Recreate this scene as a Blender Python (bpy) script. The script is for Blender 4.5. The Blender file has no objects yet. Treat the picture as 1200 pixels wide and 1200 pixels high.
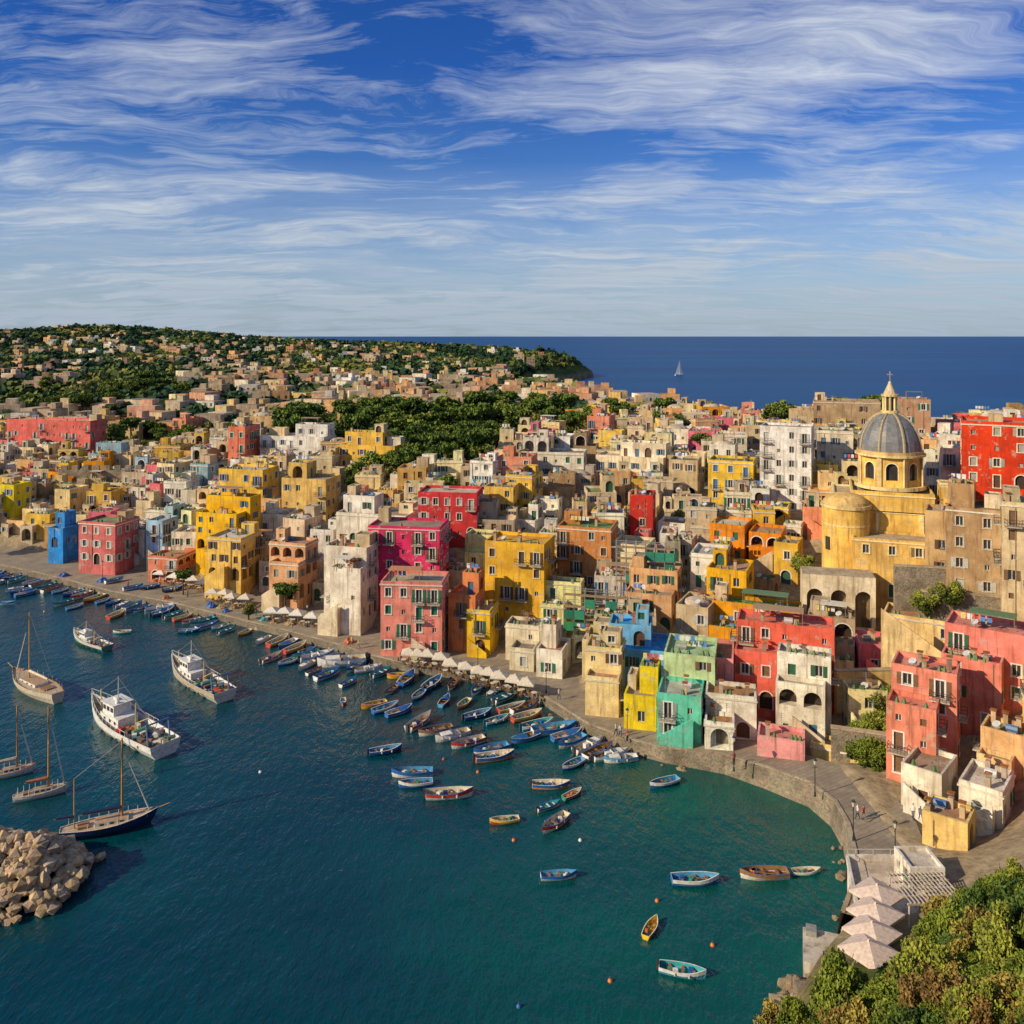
import bpy, math, random
import numpy as np
from mathutils import Vector
R=random.Random(7); NR=np.random.RandomState(3)
H=55.0; F=1000.0
def gp(px,py,z=0.0):
    D=(H-z)*F/(py-394.0); return ((px-600)/F*D, D)
sc=bpy.context.scene
# ---------------------------------------------------------------- materials
def newmat(name):
    m=bpy.data.materials.new(name); m.use_nodes=True
    nt=m.node_tree; b=nt.nodes['Principled BSDF']; return m,nt,b
def N(nt,t,**kw):
    n=nt.nodes.new(t)
    for k,v in kw.items():
        if k in n.inputs: n.inputs[k].default_value=v
        else: setattr(n,k,v)
    return n
def noise(nt,vec,scale,detail=4,rough=.55,dist=0):
    n=N(nt,'ShaderNodeTexNoise'); n.inputs['Scale'].default_value=scale; n.inputs['Detail'].default_value=detail
    n.inputs['Roughness'].default_value=rough; n.inputs['Distortion'].default_value=dist
    nt.links.new(vec,n.inputs['Vector']); return n.outputs['Fac']
def mrange(nt,v,a,b,c,d):
    n=N(nt,'ShaderNodeMapRange'); nt.links.new(v,n.inputs[0])
    for i,x in enumerate((a,b,c,d)): n.inputs[i+1].default_value=x
    return n.outputs[0]
def mapping(nt,vec,scale=(1,1,1),rot=(0,0,0),loc=(0,0,0)):
    n=N(nt,'ShaderNodeMapping'); n.inputs['Scale'].default_value=scale; n.inputs['Rotation'].default_value=rot; n.inputs['Location'].default_value=loc
    nt.links.new(vec,n.inputs['Vector']); return n.outputs[0]
def mix(nt,f,a,b,mode='MIX'):
    n=N(nt,'ShaderNodeMix',data_type='RGBA',blend_type=mode)
    for s,v in ((0,f),(6,a),(7,b)):
        if isinstance(v,(int,float)): n.inputs[s].default_value=v
        elif isinstance(v,tuple): n.inputs[s].default_value=(*v,1) if len(v)==3 else v
        else: nt.links.new(v,n.inputs[s])
    return n.outputs[2]
def math_(nt,op,a,b=None):
    n=N(nt,'ShaderNodeMath',operation=op)
    for i,v in enumerate((a,b)):
        if v is None: continue
        if isinstance(v,(int,float)): n.inputs[i].default_value=v
        else: nt.links.new(v,n.inputs[i])
    return n.outputs[0]
def bump(nt,b,h,strength,dist):
    n=N(nt,'ShaderNodeBump'); n.inputs['Strength'].default_value=strength; n.inputs['Distance'].default_value=dist
    nt.links.new(h,n.inputs['Height']); nt.links.new(n.outputs[0],b.inputs['Normal'])
def pos(nt): return N(nt,'ShaderNodeNewGeometry').outputs['Position']
def attr(nt):
    a=N(nt,'ShaderNodeAttribute'); a.attribute_name='Col'; return a.outputs['Color']

def m_plaster():
    m,nt,b=newmat('weathered_plaster'); P=pos(nt); A=attr(nt)
    hs=N(nt,'ShaderNodeHueSaturation'); hs.inputs['Saturation'].default_value=1.13; nt.links.new(A,hs.inputs['Color'])
    n1=noise(nt,P,.35,3,.6); c=mix(nt,1.0,hs.outputs[0],mix(nt,mrange(nt,n1,.35,.66,0,1),(.72,.67,.62),(1.15,1.14,1.12)),'MULTIPLY')
    st=noise(nt,mapping(nt,P,(1.8,1.8,.16)),1.0,4,.65)
    c=mix(nt,mrange(nt,st,.51,.68,0,.75),c,mix(nt,1.0,A,(.36,.29,.23),'MULTIPLY'))
    pe=noise(nt,P,.8,5,.7); c=mix(nt,mrange(nt,pe,.575,.63,0,.6),c,(.46,.39,.29))
    fi=noise(nt,P,5,2,.6); c=mix(nt,mrange(nt,fi,.3,.7,.25,0),c,(.15,.11,.08))
    nt.links.new(c,b.inputs['Base Color']); b.inputs['Roughness'].default_value=.92; b.inputs['Specular IOR Level'].default_value=.2
    return m
def m_paint(name='painted_surface',rough=.5):
    m,nt,b=newmat(name); A=attr(nt); P=N(nt,'ShaderNodeTexCoord').outputs['Object']
    n=noise(nt,P,3,3,.6); c=mix(nt,1.0,A,mix(nt,mrange(nt,n,.3,.7,0,1),(.7,.67,.63),(1.08,1.08,1.08)),'MULTIPLY')
    nt.links.new(c,b.inputs['Base Color']); b.inputs['Roughness'].default_value=rough; return m
def m_glass():
    m,nt,b=newmat('window_glass'); P=pos(nt); n=noise(nt,P,.5,2)
    nt.links.new(mix(nt,n,(.012,.014,.016),(.07,.065,.06)),b.inputs['Base Color']); b.inputs['Roughness'].default_value=.15; return m
def m_stone():
    m,nt,b=newmat('rubble_stone'); P=pos(nt); A=attr(nt)
    v=N(nt,'ShaderNodeTexVoronoi'); v.inputs['Scale'].default_value=2.3; nt.links.new(mapping(nt,P,(1,1,1.7)),v.inputs['Vector'])
    hsv=N(nt,'ShaderNodeHueSaturation'); hsv.inputs['Saturation'].default_value=.3; hsv.inputs['Value'].default_value=1.0; nt.links.new(v.outputs['Color'],hsv.inputs['Color'])
    c=mix(nt,1.0,A,mix(nt,.55,(1,1,1),hsv.outputs[0],'MULTIPLY'),'MULTIPLY')
    n=noise(nt,P,.3,5,.7); c=mix(nt,mrange(nt,n,.42,.66,0,.8),c,(.10,.08,.055))
    n2=noise(nt,P,4,3,.7); c=mix(nt,mrange(nt,n2,.35,.6,.5,0),c,(.08,.06,.045))
    nt.links.new(c,b.inputs['Base Color']); b.inputs['Roughness'].default_value=.95
    bump(nt,b,n2,.7,.25); return m
def m_rock():
    m,nt,b=newmat('boulder_rock'); P=pos(nt); A=attr(nt); n=noise(nt,P,1.5,5,.7)
    nt.links.new(mix(nt,1.0,A,mix(nt,mrange(nt,n,.3,.7,0,1),(.5,.46,.42),(1.2,1.15,1.1)),'MULTIPLY'),b.inputs['Base Color'])
    b.inputs['Roughness'].default_value=.95; bump(nt,b,n,.7,.25); return m
def m_leaf():
    m,nt,b=newmat('foliage'); A=attr(nt); nt.links.new(A,b.inputs['Base Color']); b.inputs['Roughness'].default_value=.7
    b.inputs['Specular IOR Level'].default_value=.15; return m
def m_water():
    m,nt,b=newmat('sea_water'); P=pos(nt)
    sx=N(nt,'ShaderNodeSeparateXYZ'); nt.links.new(P,sx.inputs[0])
    n=noise(nt,P,.022,4,.62); n3=noise(nt,mapping(nt,P,(.35,1,1),(0,0,.5)),.12,4,.65)
    deep=mix(nt,mrange(nt,n,.35,.65,0,1),(.0,.036,.058),(.0,.064,.076))
    g=math_(nt,'ADD',sx.outputs[0],math_(nt,'MULTIPLY',n,40.0))
    c=mix(nt,mrange(nt,g,5,52,0,1),deep,(.001,.105,.075))
    c=mix(nt,mrange(nt,n3,.35,.7,.35,0),c,(.0,.026,.04))
    far=mrange(nt,sx.outputs[1],220,600,0,1)
    nf=noise(nt,mapping(nt,P,(.0006,.004,1)),1,4,.6)
    c=mix(nt,far,c,mix(nt,mrange(nt,nf,.35,.65,0,1),(.0,.040,.165),(.0,.075,.23)))
    nt.links.new(c,b.inputs['Base Color'])
    nt.links.new(mrange(nt,far,0,1,.05,.4),b.inputs['Roughness'])
    nt.links.new(mrange(nt,far,0,1,.42,.06),b.inputs['Specular IOR Level'])
    w1=noise(nt,mapping(nt,P,(1.0,.5,1),(0,0,.6)),.9,2,.6); w2=noise(nt,mapping(nt,P,(1.3,.6,1),(0,0,-.4)),3.0,2,.6)
    w3=noise(nt,P,.16,2,.5)
    h=math_(nt,'ADD',math_(nt,'ADD',w1,math_(nt,'MULTIPLY',w2,.35)),math_(nt,'MULTIPLY',w3,1.2))
    bump(nt,b,h,.5,.42); return m
def m_terrain():
    m,nt,b=newmat('island_ground'); P=pos(nt)
    sx=N(nt,'ShaderNodeSeparateXYZ'); nt.links.new(P,sx.inputs[0])
    gn=N(nt,'ShaderNodeNewGeometry'); sn=N(nt,'ShaderNodeSeparateXYZ'); nt.links.new(gn.outputs['Normal'],sn.inputs[0])
    n1=noise(nt,P,.06,5,.65); n2=noise(nt,P,.8,4,.65)
    green=mix(nt,mrange(nt,n1,.35,.65,0,1),(.03,.055,.012),(.12,.14,.03))
    green=mix(nt,mrange(nt,n2,.5,.7,0,.5),green,(.16,.13,.06))
    town=mix(nt,mrange(nt,n2,.3,.7,0,1),(.2,.15,.09),(.42,.33,.21))
    far=mrange(nt,sx.outputs[1],235,330,0,1); near=mrange(nt,sx.outputs[1],68,76,1,0)
    c=mix(nt,math_(nt,'MAXIMUM',far,near),town,green)
    rk=mix(nt,mrange(nt,n2,.35,.65,0,1),(.13,.085,.05),(.38,.27,.16))
    c=mix(nt,mrange(nt,sn.outputs[2],.45,.75,1,0),c,rk)
    nt.links.new(c,b.inputs['Base Color']); b.inputs['Roughness'].default_value=1; b.inputs['Specular IOR Level'].default_value=.1
    bump(nt,b,n2,.6,.4); return m
def m_pave():
    m,nt,b=newmat('quay_paving'); P=pos(nt)
    br=N(nt,'ShaderNodeTexBrick'); br.inputs['Scale'].default_value=1.0; nt.links.new(mapping(nt,P,(1,1,1),(0,0,-.55)),br.inputs['Vector'])
    br.inputs['Color1'].default_value=(.35,.29,.21,1); br.inputs['Color2'].default_value=(.27,.22,.16,1); br.inputs['Mortar'].default_value=(.13,.11,.09,1)
    br.inputs['Brick Width'].default_value=1.2; br.inputs['Row Height'].default_value=.6
    n=noise(nt,P,.3,5,.65); c=mix(nt,mrange(nt,n,.4,.7,0,.7),br.outputs['Color'],(.15,.115,.085))
    nt.links.new(c,b.inputs['Base Color']); b.inputs['Roughness'].default_value=.9; return m
PL=m_plaster(); PA=m_paint(); GL=m_glass(); ST=m_stone(); RK=m_rock(); LF=m_leaf(); WA=m_water(); TE=m_terrain(); PV=m_pave()
MATS=[PL,PA,GL,ST,PV,RK]
# ---------------------------------------------------------------- mesh builder
class MB:
    def __init__(s): s.v=[]; s.f=[]; s.c=[]; s.m=[]
    def poly(s,pts,col,mat=0):
        i=len(s.v); s.v.extend(pts); s.f.append(tuple(range(i,i+len(pts)))); s.c.append(col); s.m.append(mat)
    def box(s,cx,cy,z0,sx,sy,h,col,mat=0,rot=0,topcol=None):
        c,sn=math.cos(rot),math.sin(rot); q=[]
        for dx,dy in ((-1,-1),(1,-1),(1,1),(-1,1)):
            x=dx*sx/2; y=dy*sy/2; q.append((cx+x*c-y*sn,cy+x*sn+y*c))
        z1=z0+h
        for i in range(4):
            a=q[i]; b=q[(i+1)%4]; s.poly([(*a,z0),(*b,z0),(*b,z1),(*a,z1)],col,mat)
        s.poly([(*p,z1) for p in q],topcol or col,mat); s.poly([(*p,z0) for p in q[::-1]],col,mat)
    def cyl(s,p0,p1,r0,r1,n,col,mat=1,caps=True):
        p0=Vector(p0); p1=Vector(p1); d=(p1-p0).normalized()
        a=d.orthogonal().normalized(); b=d.cross(a)
        A=[];B=[]
        for i in range(n):
            t=2*math.pi*i/n; e=a*math.cos(t)+b*math.sin(t); A.append(tuple(p0+e*r0)); B.append(tuple(p1+e*r1))
        for i in range(n):
            j=(i+1)%n; s.poly([A[i],A[j],B[j],B[i]],col,mat)
        if caps: s.poly(A[::-1],col,mat); s.poly(B,col,mat)
    def obj(s,name,loc=(0,0,0),rot=0,smooth=False):
        return place(s.mesh(name,smooth),name,loc,rot)
    def mesh(s,name,smooth=False):
        me=bpy.data.meshes.new(name); me.from_pydata(s.v,[],s.f)
        for m in MATS: me.materials.append(m)
        me.polygons.foreach_set('material_index',s.m)
        ls=np.array([len(f) for f in s.f]); cc=np.ones((len(s.c),4)); cc[:,:3]=np.array([c[:3] for c in s.c])
        at=me.color_attributes.new('Col','FLOAT_COLOR','CORNER'); at.data.foreach_set('color',np.repeat(cc,ls,axis=0).ravel())
        if smooth: me.polygons.foreach_set('use_smooth',[True]*len(s.f))
        me.update(); return me
def place(me,name,loc=(0,0,0),rot=0,scale=None):
    o=bpy.data.objects.new(name,me); sc.collection.objects.link(o); o.location=loc; o.rotation_euler=(0,0,rot)
    if scale: o.scale=scale
    return o
def quads_mesh(name,Q,C,mat):
    n=len(Q); me=bpy.data.meshes.new(name); me.vertices.add(n*4); me.loops.add(n*4); me.polygons.add(n)
    me.vertices.foreach_set('co',Q.reshape(-1)); me.loops.foreach_set('vertex_index',np.arange(n*4))
    me.polygons.foreach_set('loop_start',np.arange(n)*4); me.polygons.foreach_set('loop_total',np.full(n,4))
    me.materials.append(mat); me.update(calc_edges=True)
    at=me.color_attributes.new('Col','FLOAT_COLOR','CORNER'); cc=np.ones((n,4)); cc[:,:3]=C
    at.data.foreach_set('color',np.repeat(cc,4,axis=0).ravel()); return me
def jit(c,a=.08,r=R):
    k=1+r.uniform(-a,a)*1.5; t=r.uniform(-a,a)*.8
    return tuple(max(.01,min(.85,x*k*(1+q+r.uniform(-a,a)*.2))) for x,q in zip(c,(t*.4,0,-t)))
# ---------------------------------------------------------------- walls
class Wall:
    def __init__(s,mb,o,u,col): s.mb=mb; s.o=o; s.u=u; s.n=(u[1],-u[0]); s.col=col
    def p(s,a,z,d=0): return (s.o[0]+s.u[0]*a-s.n[0]*d, s.o[1]+s.u[1]*a-s.n[1]*d, z)
    def q(s,a0,a1,z0,z1,col=None,mat=0,d=0): s.mb.poly([s.p(a0,z0,d),s.p(a1,z0,d),s.p(a1,z1,d),s.p(a0,z1,d)],col or s.col,mat)
    def proud(s,a0,a1,z0,z1,t,col,mat=1):
        s.q(a0,a1,z0,z1,col,mat,-t); P=s.p
        s.mb.poly([P(a0,z1,-t),P(a1,z1,-t),P(a1,z1,0),P(a0,z1,0)],col,mat)
        s.mb.poly([P(a0,z0,0),P(a1,z0,0),P(a1,z0,-t),P(a0,z0,-t)],col,mat)
        s.mb.poly([P(a0,z0,0),P(a0,z0,-t),P(a0,z1,-t),P(a0,z1,0)],col,mat)
        s.mb.poly([P(a1,z0,-t),P(a1,z0,0),P(a1,z1,0),P(a1,z1,-t)],col,mat)
    def rect(s,a0,a1,z0,z1,l,r,b,t,dep,bcol,bmat,trim=None,sh=None):
        P=s.p
        if b>z0+1e-3: s.q(a0,a1,z0,b)
        s.q(a0,a1,t,z1); s.q(a0,l,b,t); s.q(r,a1,b,t)
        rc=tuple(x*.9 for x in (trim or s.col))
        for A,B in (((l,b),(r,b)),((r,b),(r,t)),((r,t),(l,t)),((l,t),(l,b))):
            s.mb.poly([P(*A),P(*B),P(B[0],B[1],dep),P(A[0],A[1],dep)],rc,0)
        s.q(l,r,b,t,bcol,bmat,dep)
        if bmat==2:
            fc=(.6,.58,.52); m=(l+r)/2
            s.q(m-.05,m+.05,b,t,fc,1,dep-.03); s.q(l,r,t-.08,t,fc,1,dep-.031); s.q(l,r,b,b+.08,fc,1,dep-.031)
            s.q(l,l+.08,b,t,fc,1,dep-.032); s.q(r-.08,r,b,t,fc,1,dep-.032)
        if trim:
            w=.16; s.proud(l-w,l,b,t,.05,trim,1); s.proud(r,r+w,b,t,.05,trim,1); s.proud(l-w,r+w,t,t+w,.06,trim,1)
            s.proud(l-w-.05,r+w+.05,b-.12,b,.14,trim,1)
        if sh:
            w=(r-l)*.5; o=.17 if trim else .02
            s.proud(l-o-w,l-o,b,t,.07,sh,1); s.proud(r+o,r+o+w,b,t,.07,sh,1)
    def arch(s,a0,a1,z0,z1,l,r,b,sp,dep,bcol,bmat,trim=None):
        P=s.p; rad=(r-l)/2; c=(l+r)/2; h=min(rad,z1-sp-.15); K=8
        if b>z0+1e-3: s.q(a0,a1,z0,b)
        s.q(a0,l,b,sp); s.q(r,a1,b,sp)
        arc=[(c-rad*math.cos(math.pi*i/K), sp+h*math.sin(math.pi*i/K)) for i in range(K+1)]
        s.mb.poly([P(a0,sp)]+[P(*arc[i]) for i in range(K//2+1)]+[P(c,z1),P(a0,z1)],s.col)
        s.mb.poly([P(*arc[i]) for i in range(K//2,K+1)]+[P(a1,sp),P(a1,z1),P(c,z1)],s.col)
        pts=[(l,b),(r,b),(r,sp)]+arc[::-1][1:]
        for i in range(len(pts)):
            A=pts[i]; B=pts[(i+1)%len(pts)]
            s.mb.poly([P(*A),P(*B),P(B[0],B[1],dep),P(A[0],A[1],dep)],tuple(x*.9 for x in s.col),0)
        s.mb.poly([P(x,z,dep) for x,z in pts],bcol,bmat)
        if trim:
            w=.18; out=[(c-(rad+w)*math.cos(math.pi*i/K), sp+(h+w)*math.sin(math.pi*i/K)) for i in range(K+1)]
            for i in range(K): s.mb.poly([P(*arc[i],-.04),P(*arc[i+1],-.04),P(*out[i+1],-.04),P(*out[i],-.04)],trim,1)
            s.proud(l-w,l,b,sp,.04,trim); s.proud(r,r+w,b,sp,.04,trim)
    def balcony(s,l,r,z,rail=(.05,.05,.05),slab=(.5,.45,.38)):
        t=.95; s.proud(l,r,z-.16,z,t,slab,0); P=s.p
        mb=s.mb
        for zz in (.5,.95): 
            a=P(l,z+zz,-t+.05);b=P(r,z+zz,-t+.05); mb.cyl(a,b,.04,.04,4,rail,1,False)
            mb.cyl(P(l,z+zz,0),a,.035,.035,4,rail,1,False); mb.cyl(P(r,z+zz,0),b,.035,.035,4,rail,1,False)
        n=max(2,int((r-l)/.35))
        for i in range(n+1): x=l+(r-l)*i/n; mb.cyl(P(x,z,-t+.05),P(x,z+.95,-t+.05),.025,.025,3,rail,1,False)
SHUT=[(.03,.12,.06),(.02,.16,.09),(.12,.06,.03),(.18,.1,.05),(.45,.45,.42),(.06,.16,.3),(.25,.3,.28),(.1,.05,.03)]
def facade(W,L,zb,z0,ztop,fl,st,r):
    if zb<z0-.01: W.q(0,L,zb,z0)
    fh=(ztop-z0)/fl; n=max(1,int(L/st.get('pitch',2.5))); cw=L/n
    loggia=-1
    if r.random()<st.get('loggia',.2): loggia=r.randrange(fl)
    lint=r.random()<.5
    for k in range(fl):
        a=z0+k*fh; b=a+fh
        for i in range(n):
            a0=i*cw; a1=a0+cw; c=(a0+a1)/2+(0 if st.get('reg') else r.uniform(-.2,.2)*cw*.5); x=r.random()
            if cw<1.3 or fh<2.0: W.q(a0,a1,a,b); continue
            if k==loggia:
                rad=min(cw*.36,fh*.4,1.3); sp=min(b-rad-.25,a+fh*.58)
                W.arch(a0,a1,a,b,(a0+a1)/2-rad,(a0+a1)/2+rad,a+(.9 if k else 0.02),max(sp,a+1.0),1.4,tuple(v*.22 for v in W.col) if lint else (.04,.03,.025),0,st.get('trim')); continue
            dens=st.get('dens',.72)
            if x>dens: W.q(a0,a1,a,b); continue
            sh=st['sh'] if r.random()<.6 else None
            closed=r.random()<.28; bc,bm=((st['sh'],1) if closed else ((.03,.03,.03),2))
            if k==0 and r.random()<.45:
                if r.random()<.4:
                    rad=min(cw*.34,.85); W.arch(a0,a1,a,b,c-rad,c+rad,a+.02,min(a+1.7,b-rad-.3),.35,r.choice([(.05,.03,.02),(.12,.06,.03),(.03,.1,.06),(.04,.07,.12)]),1,st.get('trim'))
                else: W.rect(a0,a1,a,b,c-.5,c+.5,a+.02,a+min(2.15,fh-.3),.2,r.choice(SHUT),1,st.get('trim'))
            elif r.random()<st.get('balc',.22) and k>0 and cw>2:
                W.rect(a0,a1,a,b,c-.5,c+.5,a+.05,a+min(2.2,fh-.3),.2,bc,bm,st.get('trim'),None if closed else st['sh'])
                W.balcony(c-1.1,c+1.1,a+.02)
            else:
                w=.5 if r.random()<.7 else .33; hh=min(1.45 if w>.4 else .8,fh-1.3); s0=a+.95+(0 if st.get('reg') else r.uniform(-.15,.15))
                W.rect(a0,a1,a,b,c-w,c+w,s0,s0+hh,.2,bc,bm,st.get('trim') if w>.4 else None,None if (closed or w<.4) else sh)
def block(mb,cx,cy,w,d,zb,z0,z1,col,roof,st,r,sides='FRBL',par=.55):
    fl=max(1,round((z1-par-z0)/3.0)); x0,x1,y0,y1=cx-w/2,cx+w/2,cy-d/2,cy+d/2
    specs={'F':((x0,y0),(1,0),w),'R':((x1,y0),(0,1),d),'B':((x1,y1),(-1,0),w),'L':((x0,y1),(0,-1),d)}
    zr=z1-par
    for k,(o,u,L) in specs.items():
        W=Wall(mb,o,u,col if k in 'FB' else jit(col,.03,r))
        if k in sides: facade(W,L,zb,z0,zr,fl,st,r)
        else: W.q(0,L,zb,zr)
        W.q(0,L,zr,z1); 
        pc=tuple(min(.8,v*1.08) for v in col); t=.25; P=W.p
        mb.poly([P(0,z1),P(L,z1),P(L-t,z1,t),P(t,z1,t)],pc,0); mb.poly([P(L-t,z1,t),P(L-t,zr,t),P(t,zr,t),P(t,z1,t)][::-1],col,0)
        if st.get('cornice') : W.proud(-.12,L+.12,zr-.12,zr+.1,.13+.004*'FRBL'.index(k),st['cornice'],1)
    t=.25; mb.poly([(x0+t,y0+t,zr),(x1-t,y0+t,zr),(x1-t,y1-t,zr),(x0+t,y1-t,zr)],roof,0)
    return zr
def clutter(mb,cx,cy,w,d,z,col,st,r):
    if w>4.2 and d>4.2 and r.random()<.6:
        bw,bd=r.uniform(1.8,3.4),r.uniform(1.8,3.2); bx=cx+r.choice([-1,1])*(w/2-bw/2-.3); by=cy+r.uniform(0,1)*(d/2-bd/2-.3)
        block(mb,bx,by,bw,bd,z,z,z+r.uniform(2.2,2.8),jit(r.choice([col,(.6,.5,.35)]),.12,r),(.4,.34,.26),dict(st,balc=0,loggia=0,dens=.5,pitch=2,cornice=None),r,'F',.15)
    for _ in range(r.randrange(4)):
        x=cx+r.uniform(-.4,.4)*w; y=cy+r.uniform(-.4,.4)*d; mb.box(x,y,z,.5,.5,r.uniform(.9,1.5),jit((.5,.4,.3),.2,r),0); mb.box(x,y,z+1.51,.7,.7,.12,(.35,.16,.08),0)
    if r.random()<.4:
        x=cx+r.uniform(-.35,.35)*w; y=cy+r.uniform(-.35,.35)*d; mb.cyl((x,y,z),(x,y,z+2.6),.03,.03,3,(.25,.25,.25)); 
        for k in range(3): mb.cyl((x-.5,y,z+2.5-k*.25),(x+.5,y,z+2.5-k*.25),.02,.02,3,(.3,.3,.3))
    if r.random()<.35:
        x=cx+r.uniform(-.3,.3)*w; y=cy-d*.3; mb.cyl((x,y,z+.7),(x-.1,y-.15,z+1.0),.45,.5,8,(.6,.6,.58)); mb.cyl((x,y+.1,z),(x,y,z+.7),.04,.04,4,(.3,.3,.3))
    if r.random()<.3:
        x=cx+r.uniform(-.3,.3)*w; y=cy+r.uniform(-.2,.3)*d; mb.cyl((x-.6,y,z+.5),(x+.6,y,z+.5),.42,.42,8,r.choice([(.55,.55,.55),(.1,.2,.4),(.35,.35,.33)])); mb.box(x,y,z,.9,.5,.15,(.3,.3,.3),1)
    if w>5 and r.random()<.18:
        x=cx+r.uniform(-.15,.15)*w; y=cy-d*.2; aw=w*.5; c=r.choice([(.7,.66,.55),(.12,.22,.1),(.45,.28,.14),(.6,.3,.12)])
        for sx_ in (-1,1):
            for sy_ in (-1,1): mb.cyl((x+sx_*aw/2,y+sy_*1.1,z),(x+sx_*aw/2,y+sy_*1.1,z+2.2),.05,.05,4,(.3,.22,.14))
        mb.box(x,y,z+2.2,aw+.3,2.5,.1,c,1)
    for _ in range(r.randrange(6)):
        x=cx+r.uniform(-.42,.42)*w; y=cy-d*.42; mb.cyl((x,y,z),(x,y,z+.4),.15,.22,6,(.4,.16,.08)); mb.cyl((x,y,z+.4),(x,y,z+1.1),.35,.1,6,(.06,.14,.03))
    if r.random()<.28:
        y=cy+r.uniform(-.3,.1)*d; n=r.randrange(3,6)
        for k in range(n): 
            x=cx-w*.3+k*.75; mb.box(x,y,z+1.0,.55,.04,.75,r.choice([(.75,.75,.75),(.75,.75,.75),(.6,.1,.1),(.1,.25,.6),(.7,.6,.2)]),1)
        mb.cyl((cx-w*.35,y,z+1.8),(cx-w*.3+n*.75,y,z+1.8),.02,.02,3,(.2,.2,.2))
def stairs(mb,x0,y0,dirx,n,zb,z0,wid,col):
    rise=.2; run=.3
    for i in range(n): mb.box(x0+dirx*(i+.5)*run,y0,zb,run,wid,z0-zb+rise*(i+1),col,0)
    xe=x0+dirx*n*run; yf=y0-wid/2-.1
    a=[(x0,yf,zb),(xe,yf,zb),(xe,yf,z0+rise*n+.9),(x0,yf,z0+.9)]; b=[(p[0],p[1]+.2,p[2]) for p in a]
    mb.poly(a if dirx>0 else a[::-1],col); mb.poly(b[::-1] if dirx>0 else b,col)
    mb.poly([a[3],a[2],b[2],b[3]],tuple(min(.8,c*1.1) for c in col)); mb.poly([a[0],a[3],b[3],b[0]],col); mb.poly([a[1],b[1],b[2],a[2]],col)
def dome(mb,cx,cy,z,r,h,col,seg=14,rings=5,mat=0):
    for k in range(rings):
        t0=math.pi/2*k/rings; t1=math.pi/2*(k+1)/rings
        for i in range(seg):
            a0=2*math.pi*i/seg; a1=2*math.pi*(i+1)/seg
            f=lambda a,t:(cx+r*math.cos(t)*math.cos(a),cy+r*math.cos(t)*math.sin(a),z+h*math.sin(t))
            q=[f(a0,t0),f(a1,t0),f(a1,t1),f(a0,t1)]
            mb.poly(q if k<rings-1 else q[:3],col,mat)
ROOFS=[(.52,.45,.35),(.44,.36,.27),(.57,.50,.40),(.34,.27,.21),(.45,.26,.15),(.27,.22,.18),(.62,.57,.48),(.5,.31,.21),(.2,.26,.15)]
PAL=[((.81,.66,.40),20),((.83,.78,.67),28),((.83,.56,.16),11),((.80,.35,.26),7),((.81,.51,.28),9),((.63,.41,.18),8),((.67,.54,.37),14),((.48,.40,.30),9),((.82,.34,.08),4),((.54,.09,.07),3),((.38,.54,.68),2),((.80,.70,.36),3),((.75,.22,.27),3),((.36,.26,.16),6)]
PC=[p[0] for p in PAL]; PWT=[p[1] for p in PAL]
FPAL=[(.72,.61,.42),(.80,.76,.66),(.68,.50,.25),(.64,.38,.26),(.58,.48,.34),(.47,.37,.27),(.72,.44,.25)]
HOUSES=[]
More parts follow.
